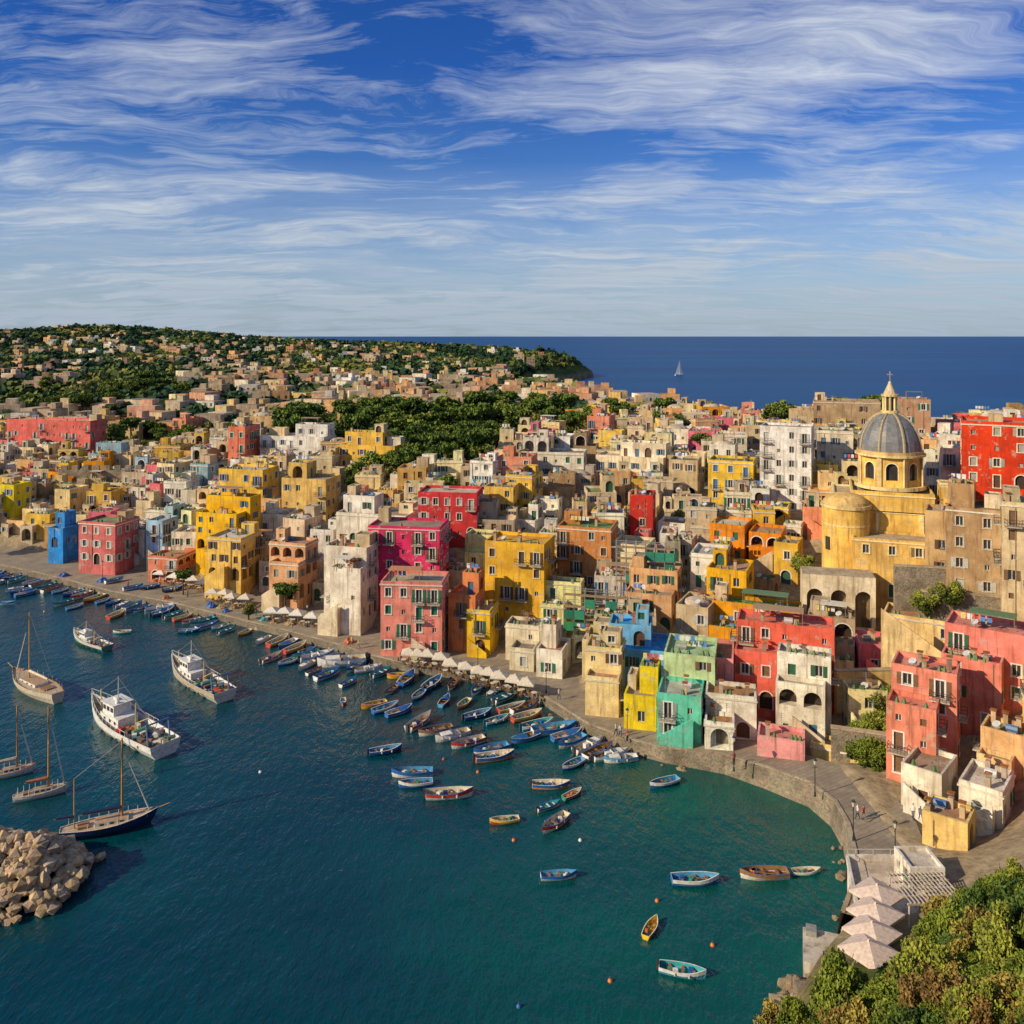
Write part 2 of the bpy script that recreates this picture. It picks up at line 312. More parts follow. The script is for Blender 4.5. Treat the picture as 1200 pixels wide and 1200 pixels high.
def house(X,Y,z0,ztop,w,d,ang,col,seed,hero=False,roof=None,name='house',feat=None,**kw):
    r=random.Random(seed); mb=MB(); HOUSES.append((X,Y,w,d,ang,ztop))
    zb=z0-7; roof=roof or jit(r.choice(ROOFS),.1,r)
    st=dict(sh=r.choice(SHUT),trim=(jit((.7,.66,.58),.08,r) if r.random()<.4 else None),cornice=(jit((.68,.62,.5),.08,r) if r.random()<.3 else None),balc=.24,loggia=.11,dens=r.uniform(.6,.88))
    st.update(kw)
    h=ztop-z0; feat=feat if feat is not None else r.choice(['plain','step','step','stairs','upper','dome','upper'])
    if feat=='step' and h>5.0 and w>4.4:
        f=r.uniform(.3,.5); dz=min(3.1,h*.4); side=r.choice([-1,1])
        zr=block(mb,0,d*f/2,w,d*(1-f),zb,z0,ztop,col,roof,st,r)
        ww=w*r.uniform(.55,.97); zr2=block(mb,side*(w-ww)/2,-d*(1-f)/2-.002,ww,d*f,zb,z0,ztop-dz,jit(col,.06,r),roof,st,r,'FRL')
        clutter(mb,0,d*f/2,w,d*(1-f),zr,col,st,r)
        if r.random()<.5: clutter(mb,side*(w-ww)/2,-d*(1-f)/2,ww,d*f,zr2,col,dict(st),random.Random(seed+1))
    elif feat=='upper' and h>5.6:
        dz=min(3.2,h*.42); zr=block(mb,0,0,w,d,zb,z0,ztop-dz,col,roof,st,r); ww=w*r.uniform(.4,.7); dd=d*.62; s=r.choice([-1,1])
        zr2=block(mb,s*(w-ww)/2*.96,(d-dd)/2*.96,ww,dd,zr,zr,ztop,jit(col,.1,r),roof,dict(st,cornice=None),r,'FRL'); clutter(mb,s*(w-ww)/2,(d-dd)/2,ww,dd,zr2,col,st,r)
        if r.random()<.4:
            w3=w*r.uniform(.2,.3); block(mb,-s*(w-w3)/2*.95,(d-3)/2*.9,w3,3,zr,zr,zr+r.uniform(2,2.6),jit((.65,.55,.4),.15,r),roof,dict(st,cornice=None,balc=0,loggia=0),r,'F',.2)
    else:
        zr=block(mb,0,0,w,d,zb,z0,ztop,col,roof,st,r); clutter(mb,0,0,w,d,zr,col,st,r)
        if feat=='dome' and not hero: dome(mb,r.uniform(-.1,.1)*w,0,zr-.05,min(w,d)*.4,min(w,d)*.2,jit((.6,.53,.42),.1,r),12,4)
    if feat=='stairs':
        dr=r.choice([-1,1]); n=min(15,int(w*.8/.3)); stairs(mb,-dr*w*.45,-d/2-.75,dr,n,zb,z0,1.3,jit(col,.05,r))
    elif r.random()<.28:
        dr=r.choice([-1,1]); n=min(13,int(w*.7/.3)); stairs(mb,-dr*w*.4,-d/2-.7,dr,n,zb,z0,1.2,jit((.72,.61,.43),.1,r))
    elif not hero and r.random()<.5 and h>5:
        aw=w*r.uniform(.3,.6); ad=r.uniform(1.6,2.6); s=r.choice([-1,1]); zr3=block(mb,s*(w-aw)/2*.97,-d/2-ad/2+.1,aw,ad,zb,z0,z0+r.uniform(2.4,h*.6),jit(r.choice([col,(.75,.68,.55),(.6,.5,.36)]),.1,r),jit(r.choice(ROOFS),.1,r),dict(st,cornice=None,balc=0,loggia=.35,trim=None),r,'FRL',.5)
    if r.random()<.3:
        x=r.uniform(-.45,.45)*w; mb.cyl((x,-d/2-.08,z0),(x,-d/2-.08,ztop-(3.3 if feat in('step','upper') else .7)),.06,.06,4,(.3,.2,.13))
    return mb.obj(name,(X,Y,0),ang)
# ---------------------------------------------------------------- shoreline and terrain
shore_px=[(0,668),(60,681),(130,700),(200,713),(235,722),(300,738),(340,748),(400,765),(440,778),(480,788),(540,796),(600,808),(640,828),(690,862),(740,882),(780,893),(850,906),(900,924),(950,945),(977,968),(992,995),(1000,1030),(1000,1060),(985,1100),(940,1150)]
harb=[gp(*p) for p in shore_px]
harb=[(-420,300),(-260,245)]+harb
near=[(20,66),(15,54),(7,40),(0,30),(-15,20),(-40,10),(-60,-10)]
farc=[(-70,-100),(500,-100),(500,255),(300,268),(215,290),(160,325),(115,370),(78,420),(42,520),(25,640),(12,800),(30,930),(78,1060),(112,1165),(85,1230),(40,1320),(-60,1500),(-300,2100),(-1500,2500),(-3500,2400),(-3500,600),(-1500,420)]
poly=np.array(harb+near+farc); shoreA=np.array(harb)
def inside(x,y):
    x=np.asarray(x,float); y=np.asarray(y,float); c=np.zeros(x.shape,bool); n=len(poly); j=n-1
    for i in range(n):
        xi,yi=poly[i]; xj,yj=poly[j]
        cond=((yi>y)!=(yj>y))&(x<(xj-xi)*(y-yi)/((yj-yi) if yj!=yi else 1e-9)+xi); c^=cond; j=i
    return c
def pdist(x,y,P):
    x=np.asarray(x,float); y=np.asarray(y,float); best=np.full(x.shape,1e9)
    for i in range(len(P)-1):
        a=P[i]; b=P[i+1]; d=b-a; L2=(d**2).sum(); t=np.clip(((x-a[0])*d[0]+(y-a[1])*d[1])/L2,0,1)
        best=np.minimum(best,np.hypot(x-a[0]-t*d[0],y-a[1]-t*d[1]))
    return best
def zq(x): return float(np.interp(x,[-50,5,20,36,45],[1.2,1.3,1.8,2.8,3.0]))
def qw(x): return float(np.interp(x,[-120,-60,-30,-15,5,20,30,36],[15,15,13,9,7,4.5,4.5,6]))
HERO=[
(443,525,682,768,143,(.84,.34,.29),dict(reg=1,dens=.95,trim=(.80,.68,.62),loggia=0,feat='plain',fd=7,ang=-4)),
(428,525,617,690,160,(.78,.11,.22),dict(reg=1,dens=1,trim=(.80,.64,.6),loggia=0,feat='plain',cornice=(.78,.45,.45),fd=8,ang=-6)),
(488,566,577,632,178,(.66,.10,.11),dict(reg=1,dens=.9,trim=(.78,.55,.5),loggia=0,feat='plain',ang=-8)),
(568,652,636,745,152,(.84,.52,.12),dict(reg=1,dens=.7,trim=(.7,.6,.4),loggia=0,feat='plain',fd=8,roof=(.7,.42,.13))),
(545,585,715,775,144,(.84,.56,.11),dict(feat='stairs')),
(585,640,742,805,137,(.80,.72,.54),dict(feat='step')),
(628,672,738,815,134,(.83,.79,.69),dict(feat='upper')),
(522,570,675,772,145,(.74,.29,.15),dict(feat='upper',reg=1,roof=(.6,.25,.15))),
(655,728,618,690,160,(.62,.29,.13),dict(feat='plain',trim=(.6,.5,.38),roof=(.15,.25,.1))),
(366,440,645,728,154,(.83,.77,.66),dict(feat='step',reg=1,roof=(.7,.3,.2),loggia=0)),
(775,832,815,886,111.5,(.18,.62,.46),dict(feat='stairs',reg=1,trim=(.75,.75,.7),roof=(.5,.55,.48),fd=6)),
(735,780,788,862,115.5,(.84,.66,.10),dict(feat='upper',loggia=.3,fd=6)),
(685,738,768,842,120,(.82,.67,.37),dict(feat='step',loggia=.3)),
(715,822,742,792,126,(.24,.52,.84),dict(feat='upper',roof=(.08,.36,.78))),
(785,850,768,815,117,(.54,.70,.40),dict(feat='upper',roof=(.43,.62,.37))),
(800,870,770,830,119,(.82,.35,.33),dict(feat='plain')),
(838,950,718,772,131,(.84,.38,.06),dict(feat='step',roof=(.14,.32,.12),reg=1)),
(872,992,742,850,118,(.84,.22,.17),dict(feat='step',reg=1,roof=(.8,.28,.22),fd=9,trim=(.8,.55,.5))),
(918,985,775,892,110,(.84,.80,.69),dict(feat='step',loggia=.2,fd=6)),
(835,897,828,892,108.5,(.83,.80,.69),dict(feat='step')),
(893,950,866,908,106,(.84,.40,.40),dict(feat='plain',fd=4,roof=(.8,.36,.33))),
(955,1040,878,915,106,(.80,.62,.28),dict(feat='plain',dens=.2,fd=3,balc=0,loggia=0)),
(1060,1150,800,915,98,(.84,.34,.27),dict(feat='step',reg=1,trim=(.82,.74,.7),ang=-34,fd=9,roof=(.8,.34,.28),loggia=0)),
(1125,1240,748,860,105,(.84,.31,.27),dict(feat='step',reg=1,ang=-34,fd=9,roof=(.8,.34,.3),loggia=0,trim=(.82,.7,.64))),
(1045,1135,725,800,128,(.83,.63,.32),dict(feat='plain',dens=.08,balc=0,fd=6,loggia=0,ang=-28)),
(1125,1192,572,700,129,(.46,.32,.19),dict(feat='upper',fd=8,ang=-28,reg=1,trim=(.55,.45,.33))),
(1095,1135,600,700,134,(.56,.39,.21),dict(feat='plain',fd=6,ang=-28)),
(1185,1240,590,760,121,(.64,.52,.34),dict(feat='plain',fd=6,ang=-30)),
(897,962,500,602,186,(.82,.81,.78),dict(feat='plain',reg=1,dens=.9,loggia=0,balc=.3)),
(965,1008,505,560,196,(.72,.65,.52),dict(feat='plain')),
(835,893,540,590,190,(.84,.58,.13),dict(feat='plain',reg=1)),
(740,772,580,640,172,(.60,.09,.08),dict(feat='plain',trim=(.75,.6,.5))),
(815,862,650,690,148,(.82,.79,.7),dict(feat='plain')),
(835,892,668,716,142,(.84,.48,.06),dict(feat='plain',reg=1)),
(885,930,625,665,158,(.84,.32,.08),dict(feat='plain')),
(222,300,585,645,186,(.84,.52,.09),dict(feat='step',roof=(.75,.5,.12),loggia=.3)),
(250,322,550,600,207,(.84,.58,.16),dict(feat='plain',reg=1,trim=(.25,.4,.7),loggia=0)),
(325,396,545,615,200,(.78,.55,.22),dict(feat='upper',loggia=.6,reg=1)),
(395,474,508,565,232,(.84,.55,.15),dict(feat='upper')),
(0,118,492,535,302,(.78,.22,.2),dict(feat='plain',reg=1,loggia=0)),
(45,92,603,642,202,(.10,.34,.80),dict(feat='upper')),
(82,155,612,662,193,(.66,.22,.22),dict(feat='plain',reg=1,trim=(.78,.65,.55),loggia=0)),
(165,225,652,680,186,(.72,.27,.19),dict(feat='plain',loggia=.5)),
(168,200,610,655,196,(.43,.65,.85),dict(feat='plain',loggia=0)),
(300,368,640,702,167,(.82,.50,.30),dict(feat='step',loggia=.8)),
(235,300,630,680,176,(.84,.58,.20),dict(feat='stairs',loggia=.4)),
(262,300,500,545,240,(.80,.28,.2),dict(feat='plain')),
(300,390,498,550,242,(.84,.82,.76),dict(feat='upper',reg=1)),
(0,22,568,612,225,(.84,.69,.08),dict(feat='plain')),
(390,490,585,640,182,(.84,.80,.69),dict(feat='upper')),
(610,690,515,575,215,(.83,.79,.67),dict(feat='upper')),
(700,790,520,570,212,(.82,.71,.51),dict(feat='upper')),
(1150,1200,925,1000,90,(.83,.78,.66),dict(feat='stairs',ang=-40,fd=6,loggia=0)),
(1108,1140,960,1020,86,(.84,.62,.28),dict(feat='plain',ang=-40,fd=4,loggia=0)),
(1080,1130,905,970,93,(.83,.77,.64),dict(feat='stairs',ang=-40,fd=6,loggia=0)),
(1160,1230,868,930,95,(.82,.54,.30),dict(feat='step',ang=-40,loggia=0)),
(1055,1110,690,735,148,(.55,.42,.25),dict(feat='plain')),
(1060,1100,468,530,205,(.48,.30,.2),dict(feat='plain',ang=-22)),
(960,1040,470,515,235,(.42,.31,.2),dict(feat='plain',fd=10,dens=.4)),
]
ctrl=[]
for x0,x1,yt,yb,D,col,o in HERO: ctrl.append((((x0+x1)/2-600)/1000*D,D+4,H-(yb-394)*D/1000))
ctrl+=[(-120,222,3),(-120,262,9),(-200,300,9),(-120,350,15),(-200,450,19),(-120,500,21),(-300,500,20),(-500,500,18),(-300,800,29),(-600,800,30),(-600,1100,38),(-300,1100,35),
(-757,1500,70),(-600,1500,60),(-450,1480,46),(-345,1500,40),(-900,1500,50),(-1100,1500,42),(-60,1300,31),(60,1150,29),(90,1150,25),(0,1000,24),(-150,1300,36),(-1500,1800,40),(-300,1900,20),
(0,220,23),(0,350,22),(0,500,20),(0,700,20),(-80,250,20),(-60,300,21),(60,240,25),(100,220,27),(110,190,27),(150,200,28),(100,260,25),(150,260,25),(220,250,26),(60,350,20),(75,400,18),
(66,150,13),(66,165,19),(82,150,28),(100,150,30),(120,130,34),(95,110,26),(110,90,28),(60,122,10),(70,105,14),
(41,92,3),(45,98,3),(37,98,2.8),(33,80,3),(36,84,3),(38,72,5),(45,78,6),(52,82,8),(60,80,13),(70,95,17),(30,60,10),(23,52,14.0),(36,60,14.5),(21,35,24.5),(15,44,12),(45,50,24),(60,60,26),(0,0,49),(0,-30,53),(20,0,47),(40,20,42),(0,15,26),(90,40,44),(200,100,40),(-40,0,10),(30,70,3.5)]
for i in range(2,len(harb)-2):
    a=np.array(harb[i-1]); b=np.array(harb[i+1]); d=(b-a)/np.linalg.norm(b-a); nrm=np.array([-d[1],d[0]])
    p=np.array(harb[i])+nrm*(qw(harb[i][0])+1); ctrl.append((p[0],p[1],zq(p[0])+.3))
CT=np.array(ctrl); n=len(CT)
K=np.hypot(CT[:,None,0]-CT[None,:,0],CT[:,None,1]-CT[None,:,1]); Pm=np.c_[np.ones(n),CT[:,:2]]
A=np.zeros((n+3,n+3)); A[:n,:n]=-K+np.eye(n)*1.8; A[:n,n:]=Pm; A[n:,:n]=Pm.T
sol=np.linalg.solve(A,np.r_[CT[:,2],0,0,0])
def tps(x,y):
    x=np.asarray(x,float).ravel(); y=np.asarray(y,float).ravel(); out=np.empty(len(x))
    for i in range(0,len(x),20000):
        xx=x[i:i+20000]; yy=y[i:i+20000]
        out[i:i+20000]=-np.hypot(xx[:,None]-CT[:,0],yy[:,None]-CT[:,1])@sol[:n]+sol[n]+sol[n+1]*xx+sol[n+2]*yy
    return out
def terr(x,y): return max(1.3,float(tps([x],[y])[0]))
gx=np.unique(np.r_[np.linspace(-3400,-1200,60),np.linspace(-1200,-260,80),np.arange(-260,226,2.0),np.linspace(226,500,25)])
gy=np.unique(np.r_[np.arange(-60,420,2.0),np.linspace(420,1400,130),np.linspace(1400,2500,50)])
GX,GY=np.meshgrid(gx,gy); zz=np.maximum(tps(GX,GY).reshape(GX.shape),1.2)
ins=inside(GX,GY); dh=pdist(GX,GY,shoreA[:-2])
QW=np.interp(GX,[-120,-60,-30,-15,5,20,30,36],[15,15,13,9,7,4.5,4.5,6])
zz=np.where((dh<QW-.5)&(GX<40),np.minimum(zz,.8),zz); zz+=np.where((GY>420),NR.normal(0,1.0,zz.shape),0)
FC=np.array(farc[7:19])
fcl=pdist(GX,GY,FC); k_=np.clip(fcl/38,0,1)**.6; zz=np.where(GY>600,zz*(.12+.88*k_),zz)
ncl=pdist(GX,GY,np.array([harb[-1]]+near[:4])); zz=np.where((GY<80)&(GY>25)&(GX<30),np.minimum(zz,.5+1.5*ncl),zz)
zz=np.where(ins,zz,-3.0)
ny,nx=GX.shape; idx=np.arange(nx*ny).reshape(ny,nx)
Fq=np.stack([idx[:-1,:-1],idx[:-1,1:],idx[1:,1:],idx[1:,:-1]],-1).reshape(-1,4)
me=bpy.data.meshes.new('terrain'); me.from_pydata(np.c_[GX.ravel(),GY.ravel(),zz.ravel()].tolist(),[],Fq.tolist()); me.materials.append(TE)
me.polygons.foreach_set('use_smooth',[True]*len(Fq)); place(me,'terrain')
L=[0]; 
for k in (60,150,300,600,1200,2500,5000,10000,25000,80000,160000): L=[-k]+L+[k]
mb=MB()
for i in range(len(L)-1):
    for j in range(len(L)-1): mb.poly([(L[i],L[j],0),(L[i+1],L[j],0),(L[i+1],L[j+1],0),(L[i],L[j+1],0)],(0,0,0))
me=mb.mesh('sea'); me.materials.clear(); me.materials.append(WA); me.polygons.foreach_set('material_index',[0]*len(me.polygons)); place(me,'sea')
def resample(P,step):
    out=[]; 
    for a,b in zip(P[:-1],P[1:]):
        a=np.array(a);b=np.array(b); k=max(1,int(np.linalg.norm(b-a)/step))
        for i in range(k): out.append(a+(b-a)*i/k)
    out.append(np.array(P[-1])); return np.array(out)
SH=resample(harb[1:-1],2.5)
SHn=[]
for i in range(len(SH)):
    a=SH[max(0,i-3)]; b=SH[min(len(SH)-1,i+3)]; d=(b-a)/np.linalg.norm(b-a); SHn.append((-d[1],d[0]))
SHn=np.array(SHn)
mb=MB(); stc=(.38,.31,.21)
for i in range(len(SH)-1):
    p,q=SH[i],SH[i+1]; z1,z2=zq(p[0]),zq(q[0]); P2=p+SHn[i]*(qw(p[0])+1.5); Q2=q+SHn[i+1]*(qw(q[0])+1.5)
    mb.poly([(*p,z1),(*q,z2),(*Q2,z2+.02),(*P2,z1+.02)],(1,1,1),4)
    e=.35 if p[0]>15 else 0.05; pb=p-SHn[i]*e*2; qb=q-SHn[i+1]*e*2
    mb.poly([(*pb,-2.5),(*qb,-2.5),(*q,z2),(*p,z1)],stc if p[0]>8 else (.3,.25,.18),3)
    c1=p+SHn[i]*.4;c2=q+SHn[i+1]*.4
    mb.poly([(*p,z1+.12),(*q,z2+.12),(*c2,z2+.12),(*c1,z1+.12)],(.42,.36,.28),0); mb.poly([(*p,z1),(*q,z2),(*q,z2+.12),(*p,z1+.12)],(.4,.33,.25),0); mb.poly([(*c1,z1+.12),(*c2,z2+.12),(*c2,z2),(*c1,z1)],(.4,.33,.25),0)
mb.obj('stone_quay')
# ---------------------------------------------------------------- hero buildings
HB=[]
for k,(x0,x1,yt,yb,D,col,o) in enumerate(HERO):
    o=dict(o); ang=o.pop('ang',None); X=((x0+x1)/2-600)/1000*D
    if ang is None: ang=-14 if X<30 else -22
    ang=math.radians(ang+R.uniform(-3,3)); fd=o.pop('fd',8.0); va=math.atan2(X,D); rel=ang+va
    w=max(3.2,((x1-x0)/1000*D*math.cos(va)-abs(math.sin(rel))*fd)/math.cos(rel))
    if w<5: fd=min(fd,6); w=max(w,4.2)
    z0=H-(yb-394)*D/1000; z1=H-(yt-394)*D/1000; z0=max(z0,zq(X))
    feat=o.pop('feat'); roof=o.pop('roof',None)
    house(X,D+fd/2,z0,z1,w,fd,ang,col,100+k,True,roof,'house',feat,**o); HB.append((x0,x1,yt,yb,D))
HOUSES.append((67,152,26,22,0,40)); HOUSES.append((90,150,24,12,-.3,40)); HOUSES.append((54,143,10,10,0,20)); HOUSES.append((58,119,14,4,0,20))
def overlap(X,Y,w,d,ang,k=.86):
    for (x,y,w2,d2,a2,_) in HOUSES:
        if abs(x-X)+abs(y-Y)>40: continue
        ok=False
        for a in (ang,a2):
            for ax in ((math.cos(a),math.sin(a)),(-math.sin(a),math.cos(a))):
                pr=lambda ww,dd,aa:(abs(ww/2*(math.cos(aa)*ax[0]+math.sin(aa)*ax[1]))+abs(dd/2*(-math.sin(aa)*ax[0]+math.cos(aa)*ax[1])))
                if abs((x-X)*ax[0]+(y-Y)*ax[1])>=(pr(w,d,ang)+pr(w2,d2,a2))*k: ok=True; break
            if ok: break
        if not ok: return True
    return False
def limit_top(X,Y,w,z0,zt):
    D=Y-4
    for (x0,x1,yt,yb,Dh) in HB:
        if Dh>D+1:
            p0=600+(X-w/2)/D*1000; p1=600+(X+w/2)/D*1000
            ov=min(p1,x1)-max(p0,x0)
            if ov>.25*(x1-x0) or ov>.5*(p1-p0):
                lim=yt+(yb-yt)*.7; zl=H-(lim-394)*D/1000
                if z0<zl+8: zt=min(zt,zl)
    return zt
nf=0
def tryhouse(X,Y,w,d,ang,hmin,hmax,seed,k=.86):
    global nf
    if overlap(X,Y,w,d,ang,k): return False
    z0=terr(X,Y-d/2); zt=z0+R.uniform(hmin,hmax); zt=limit_top(X,Y,w,z0,zt)
    if zt-z0<2.9: return False
    house(X,Y,z0,zt,w,d,ang,jit(R.choices(PC,PWT)[0],.12),seed); nf+=1; return True
def greenz(X,Y): return (-85<X<25 and 258<Y<330) or (-165<X<-100 and 290<Y<335) or (-42<X<-2 and 216<Y<262) or (-300<X<-190 and 400<Y<520)
offs=[0,8.5,17,25,33,42,51,60,70,80,91,102]
for row,off in enumerate(offs):
    pts=[SH[j]+SHn[j]*(qw(SH[j][0])+off+4.5) for j in range(len(SH))]
    cur=0.0; tot=[0]
    for a,b in zip(pts[:-1],pts[1:]): tot.append(tot[-1]+np.linalg.norm(b-a))
    while cur<tot[-1]:
        w=R.choice([R.uniform(4.5,7),R.uniform(6,9.5)]); d=R.uniform(6.0,8.6); m=cur+w/2
        j=min(len(pts)-2,max(0,int(np.searchsorted(tot,m))-1)); f=(m-tot[j])/max(.01,tot[j+1]-tot[j]); p=pts[j]+(pts[j+1]-pts[j])*f
        nn=-SHn[j]*.45+np.array([0,-1])*.7; ang=math.atan2(nn[0],-nn[1])+R.uniform(-.2,.2)
        X,Y=p[0]+R.uniform(-.8,.8),p[1]+R.uniform(-1.5,1.5)
        if Y>86 and not(Y<95 and X<46) and abs(X)<Y*.66+15 and inside(X,Y) and not(38<X<50 and Y<104 and Y<1.0*X+58 and row==0):
            if not greenz(X,Y):
                if not tryhouse(X,Y,w,d,ang,4.8,10.0,1000+nf):
                    if not tryhouse(X,Y,w*.6,d*.75,ang,4,7.5,1000+nf): tryhouse(X+1,Y+1,3.2,3.6,ang,3,6,1000+nf,.95)
            cur+=w+.1 if R.random()<.85 else w+2
        else: cur+=w
for _ in range(1500):
    Y=R.uniform(150,345); X=R.uniform(-.66,.66)*Y
    if not inside(X,Y) or pdist([X],[Y],shoreA)[0]<28: continue
    if greenz(X,Y): continue
    w=R.uniform(5.0,11); d=R.uniform(6,10); ang=math.radians(R.choice([-15,-20,-10,5,-30])+R.uniform(-4,4))
    if Y>250 and X>100: continue
    tryhouse(X,Y,w,d,ang,3.5,8.5,3000+nf,.95)
print('houses',len(HOUSES))
mb=MB(); cnt=0; DH=[]
for _ in range(9000):
    Y=345+(1500-345)*R.random()**1.35; X=R.uniform(-.66,.2)*Y
    if cnt>640: break
    if not inside([X],[Y])[0]: continue
    if not inside([X+25 if Y>600 else X],[Y])[0]: continue
    dn=.5+.5*math.sin(X*.021+1.3)*math.cos(Y*.017+X*.004)
    thr=.95 if Y<480 else (.45 if Y<700 else .17)
    if R.random()>thr*(dn*1.1+.1): continue
    if -.47*Y-20<X<-.38*Y and 430<Y<760: continue
    if greenz(X,Y): continue
    if X>-.1*Y and Y>850 and R.random()<.8: continue
    w=R.uniform(6,13); d=R.uniform(6,11)
    if any(abs(X-a)<(w+b)*.5 and abs(Y-c)<9 for a,b,c in DH): continue
    if min([99]+[abs(X-h[0])+abs(Y-h[1]) for h in HOUSES[-400:]])<9: continue
    DH.append((X,w,Y)); z=float(tps([X],[Y])[0]); h=R.uniform(3.5,7.0)+ (2 if Y<600 or Y>900 else 0); col=jit(R.choice(FPAL),.12); ang=R.uniform(-.5,.3)
    mb.box(X,Y,z-4,w,d,h+4,col,0,ang,jit(R.choice(ROOFS),.1)); cnt+=1
    c,s_=math.cos(ang),math.sin(ang)
    nw=int(w/3)
    for fl in range(max(1,int(h/3))):
        for i in range(nw):
            lx=-w/2+(i+.5)*w/nw; ly=-d/2-.02; mb.box(X+lx*c-ly*s_,Y+lx*s_+ly*c,z+1+fl*3,1.1,.12,1.5,R.choice([(.04,.04,.04),(.05,.1,.06),(.1,.06,.04)]),1,ang)
        for q in (-.25,.25):
            lx=w/2+.02; ly=q*d; mb.box(X+lx*c-ly*s_,Y+lx*s_+ly*c,z+1+fl*3,.12,1.1,1.5,(.04,.04,.04),1,ang)
    if R.random()<.5: mb.box(X+1,Y+1,z+h,w*.4,d*.4,2.5,jit(col,.1),0,ang)
    if R.random()<.5: mb.box(X+w*.5,Y-d*.4,z-4,w*.5,d*.5,h+1,jit(R.choice(FPAL),.1),0,ang)
mb.obj('distant_houses')
# ---------------------------------------------------------------- church
def church():
    mb=MB(); Yc=(.85,.58,.20); Tr=(.85,.70,.38); r=random.Random(5)
    st=dict(sh=(.2,.14,.08),trim=Tr,cornice=Tr,balc=0,loggia=0,dens=.3,pitch=4.5,reg=1)
    zb=4
    block(mb,1,2,20,16,zb,13,25.5,Yc,(.5,.42,.3),st,r,par=.8)
    block(mb,0,0,13,13,25,25,28.3,Yc,(.5,.42,.3),dict(st,dens=0),r,par=.6)
    block(mb,-6,-1,7,9,25,25,27.6,Tr,(.55,.46,.3),dict(st,dens=0),r,par=.3)
    block(mb,-.5,-9.4,12,6.6,zb,12,21.5,(.82,.56,.22),(.5,.42,.3),dict(st,dens=.6,pitch=3.6),r,par=.4)
    for (bx,by) in ((9.2,-4.2),):
        block(mb,bx,by,3.6,3.6,24,24,30.3,Tr,(.5,.42,.3),dict(st,dens=0),r,par=.2)
        for W in (Wall(mb,(bx-1.8,by-1.86),(1,0),Yc),Wall(mb,(bx-1.86,by+1.8),(0,-1),Yc)):
            W.arch(0,3.6,25,29.6,1.1,2.5,26.2,28.2,.04,(.05,.04,.03),1,None)
    Wf=Wall(mb,(-9,-6),(1,0),Tr)
    for a in (.3,6.4,13.2,19.1): Wf.proud(a,a+.7,13,24.6,.22,Tr,0)
    Wr=Wall(mb,(11,-6),(0,1),Tr)
    for a in (.3,5.2,10.2,15): Wr.proud(a,a+.7,13,24.6,.22,Tr,0)
    def drum(cx,cy,r0,z0,z1,col,seg=28,mat=0): mb.cyl((cx,cy,z0),(cx,cy,z1),r0,r0,seg,col,mat)
    drum(-7.5,-7.2,3.9,zb,25.6,Yc,32); drum(-7.5,-7.2,4.15,25.6,26.1,Tr); drum(-7.5,-7.2,3.98,13.0,13.5,Tr); drum(-7.5,-7.2,3.97,22.6,22.9,Tr); dome(mb,-7.5,-7.2,26.1,3.8,1.9,(.76,.54,.25),24,6)
    for a in (-2.4,-1.2): mb.box(-7.5+3.9*math.cos(a),-7.2+3.9*math.sin(a),18.5,.9,.35,2.2,(.05,.04,.03),1,a+math.pi/2)
    n=8; R0=5.3
    drum(0,0,5.9,28.3,28.9,Tr,32)
    for i in range(n):
        a0=2*math.pi*(i+.5)/n; a1=2*math.pi*(i+1.5)/n
        p=(R0*math.cos(a0),R0*math.sin(a0)); q=(R0*math.cos(a1),R0*math.sin(a1)); Lw=math.dist(p,q); u=((q[0]-p[0])/Lw,(q[1]-p[1])/Lw)
        W=Wall(mb,p,u,Yc); W.arch(0,Lw,28.9,34.0,Lw/2-.95,Lw/2+.95,30.0,32.0,.5,(.03,.03,.035),2,(.85,.74,.5))
        W.proud(-.35,.35,28.9,34.0,.25,Tr,0)
    drum(0,0,5.85,34.0,34.35,Tr,32); drum(0,0,5.5,34.35,34.9,(.7,.5,.24),32)
    prof=lambda t:(5.2*math.cos(t)**.95,34.9+6.6*math.sin(t))
    seg=32; rings=10; tm=math.radians(80)
    for k in range(rings):
        r0,za=prof(tm*k/rings); r1,zb_=prof(tm*(k+1)/rings)
        for i in range(seg):
            a0=2*math.pi*i/seg; a1=2*math.pi*(i+1)/seg; g=jit((.17,.175,.18) if i%2 else (.22,.22,.22),.12,r)
            mb.poly([(r0*math.cos(a0),r0*math.sin(a0),za),(r0*math.cos(a1),r0*math.sin(a1),za),(r1*math.cos(a1),r1*math.sin(a1),zb_),(r1*math.cos(a0),r1*math.sin(a0),zb_)],g,1)
    for i in range(8):
        a=2*math.pi*i/8+math.pi/8; pr=None
        for k in range(rings+1):
            rr,z=prof(tm*k/rings); pt=((rr+.05)*math.cos(a),(rr+.05)*math.sin(a),z)
            if pr: mb.cyl(pr,pt,.24,.22,5,(.42,.33,.2),1,False)
            pr=pt
    drum(0,0,1.5,41.3,41.8,Tr,16); 
    for i in range(8):
        a=2*math.pi*i/8; mb.cyl((1.05*math.cos(a),1.05*math.sin(a),41.8),(1.05*math.cos(a),1.05*math.sin(a),44.3),.2,.2,6,Tr,0)
    drum(0,0,.8,41.8,44.3,(.08,.07,.06),10,1); drum(0,0,1.45,44.3,44.7,Tr,16); mb.cyl((0,0,44.7),(0,0,46.6),1.15,.25,12,(.7,.6,.42),0)
    dome(mb,0,0,46.6,.32,.4,(.6,.5,.3),8,3,1); mb.box(0,0,46.9,.16,.16,1.9,(.3,.28,.22),1); mb.box(0,0,48.1,.95,.14,.16,(.3,.28,.22),1)
    return mb.obj('domed_church',(67.3,152,0),math.radians(-20))
church()
mb=MB(); W=Wall(mb,(-5.5,0),(1,0),(.80,.70,.52)); W.q(0,11,1,8)
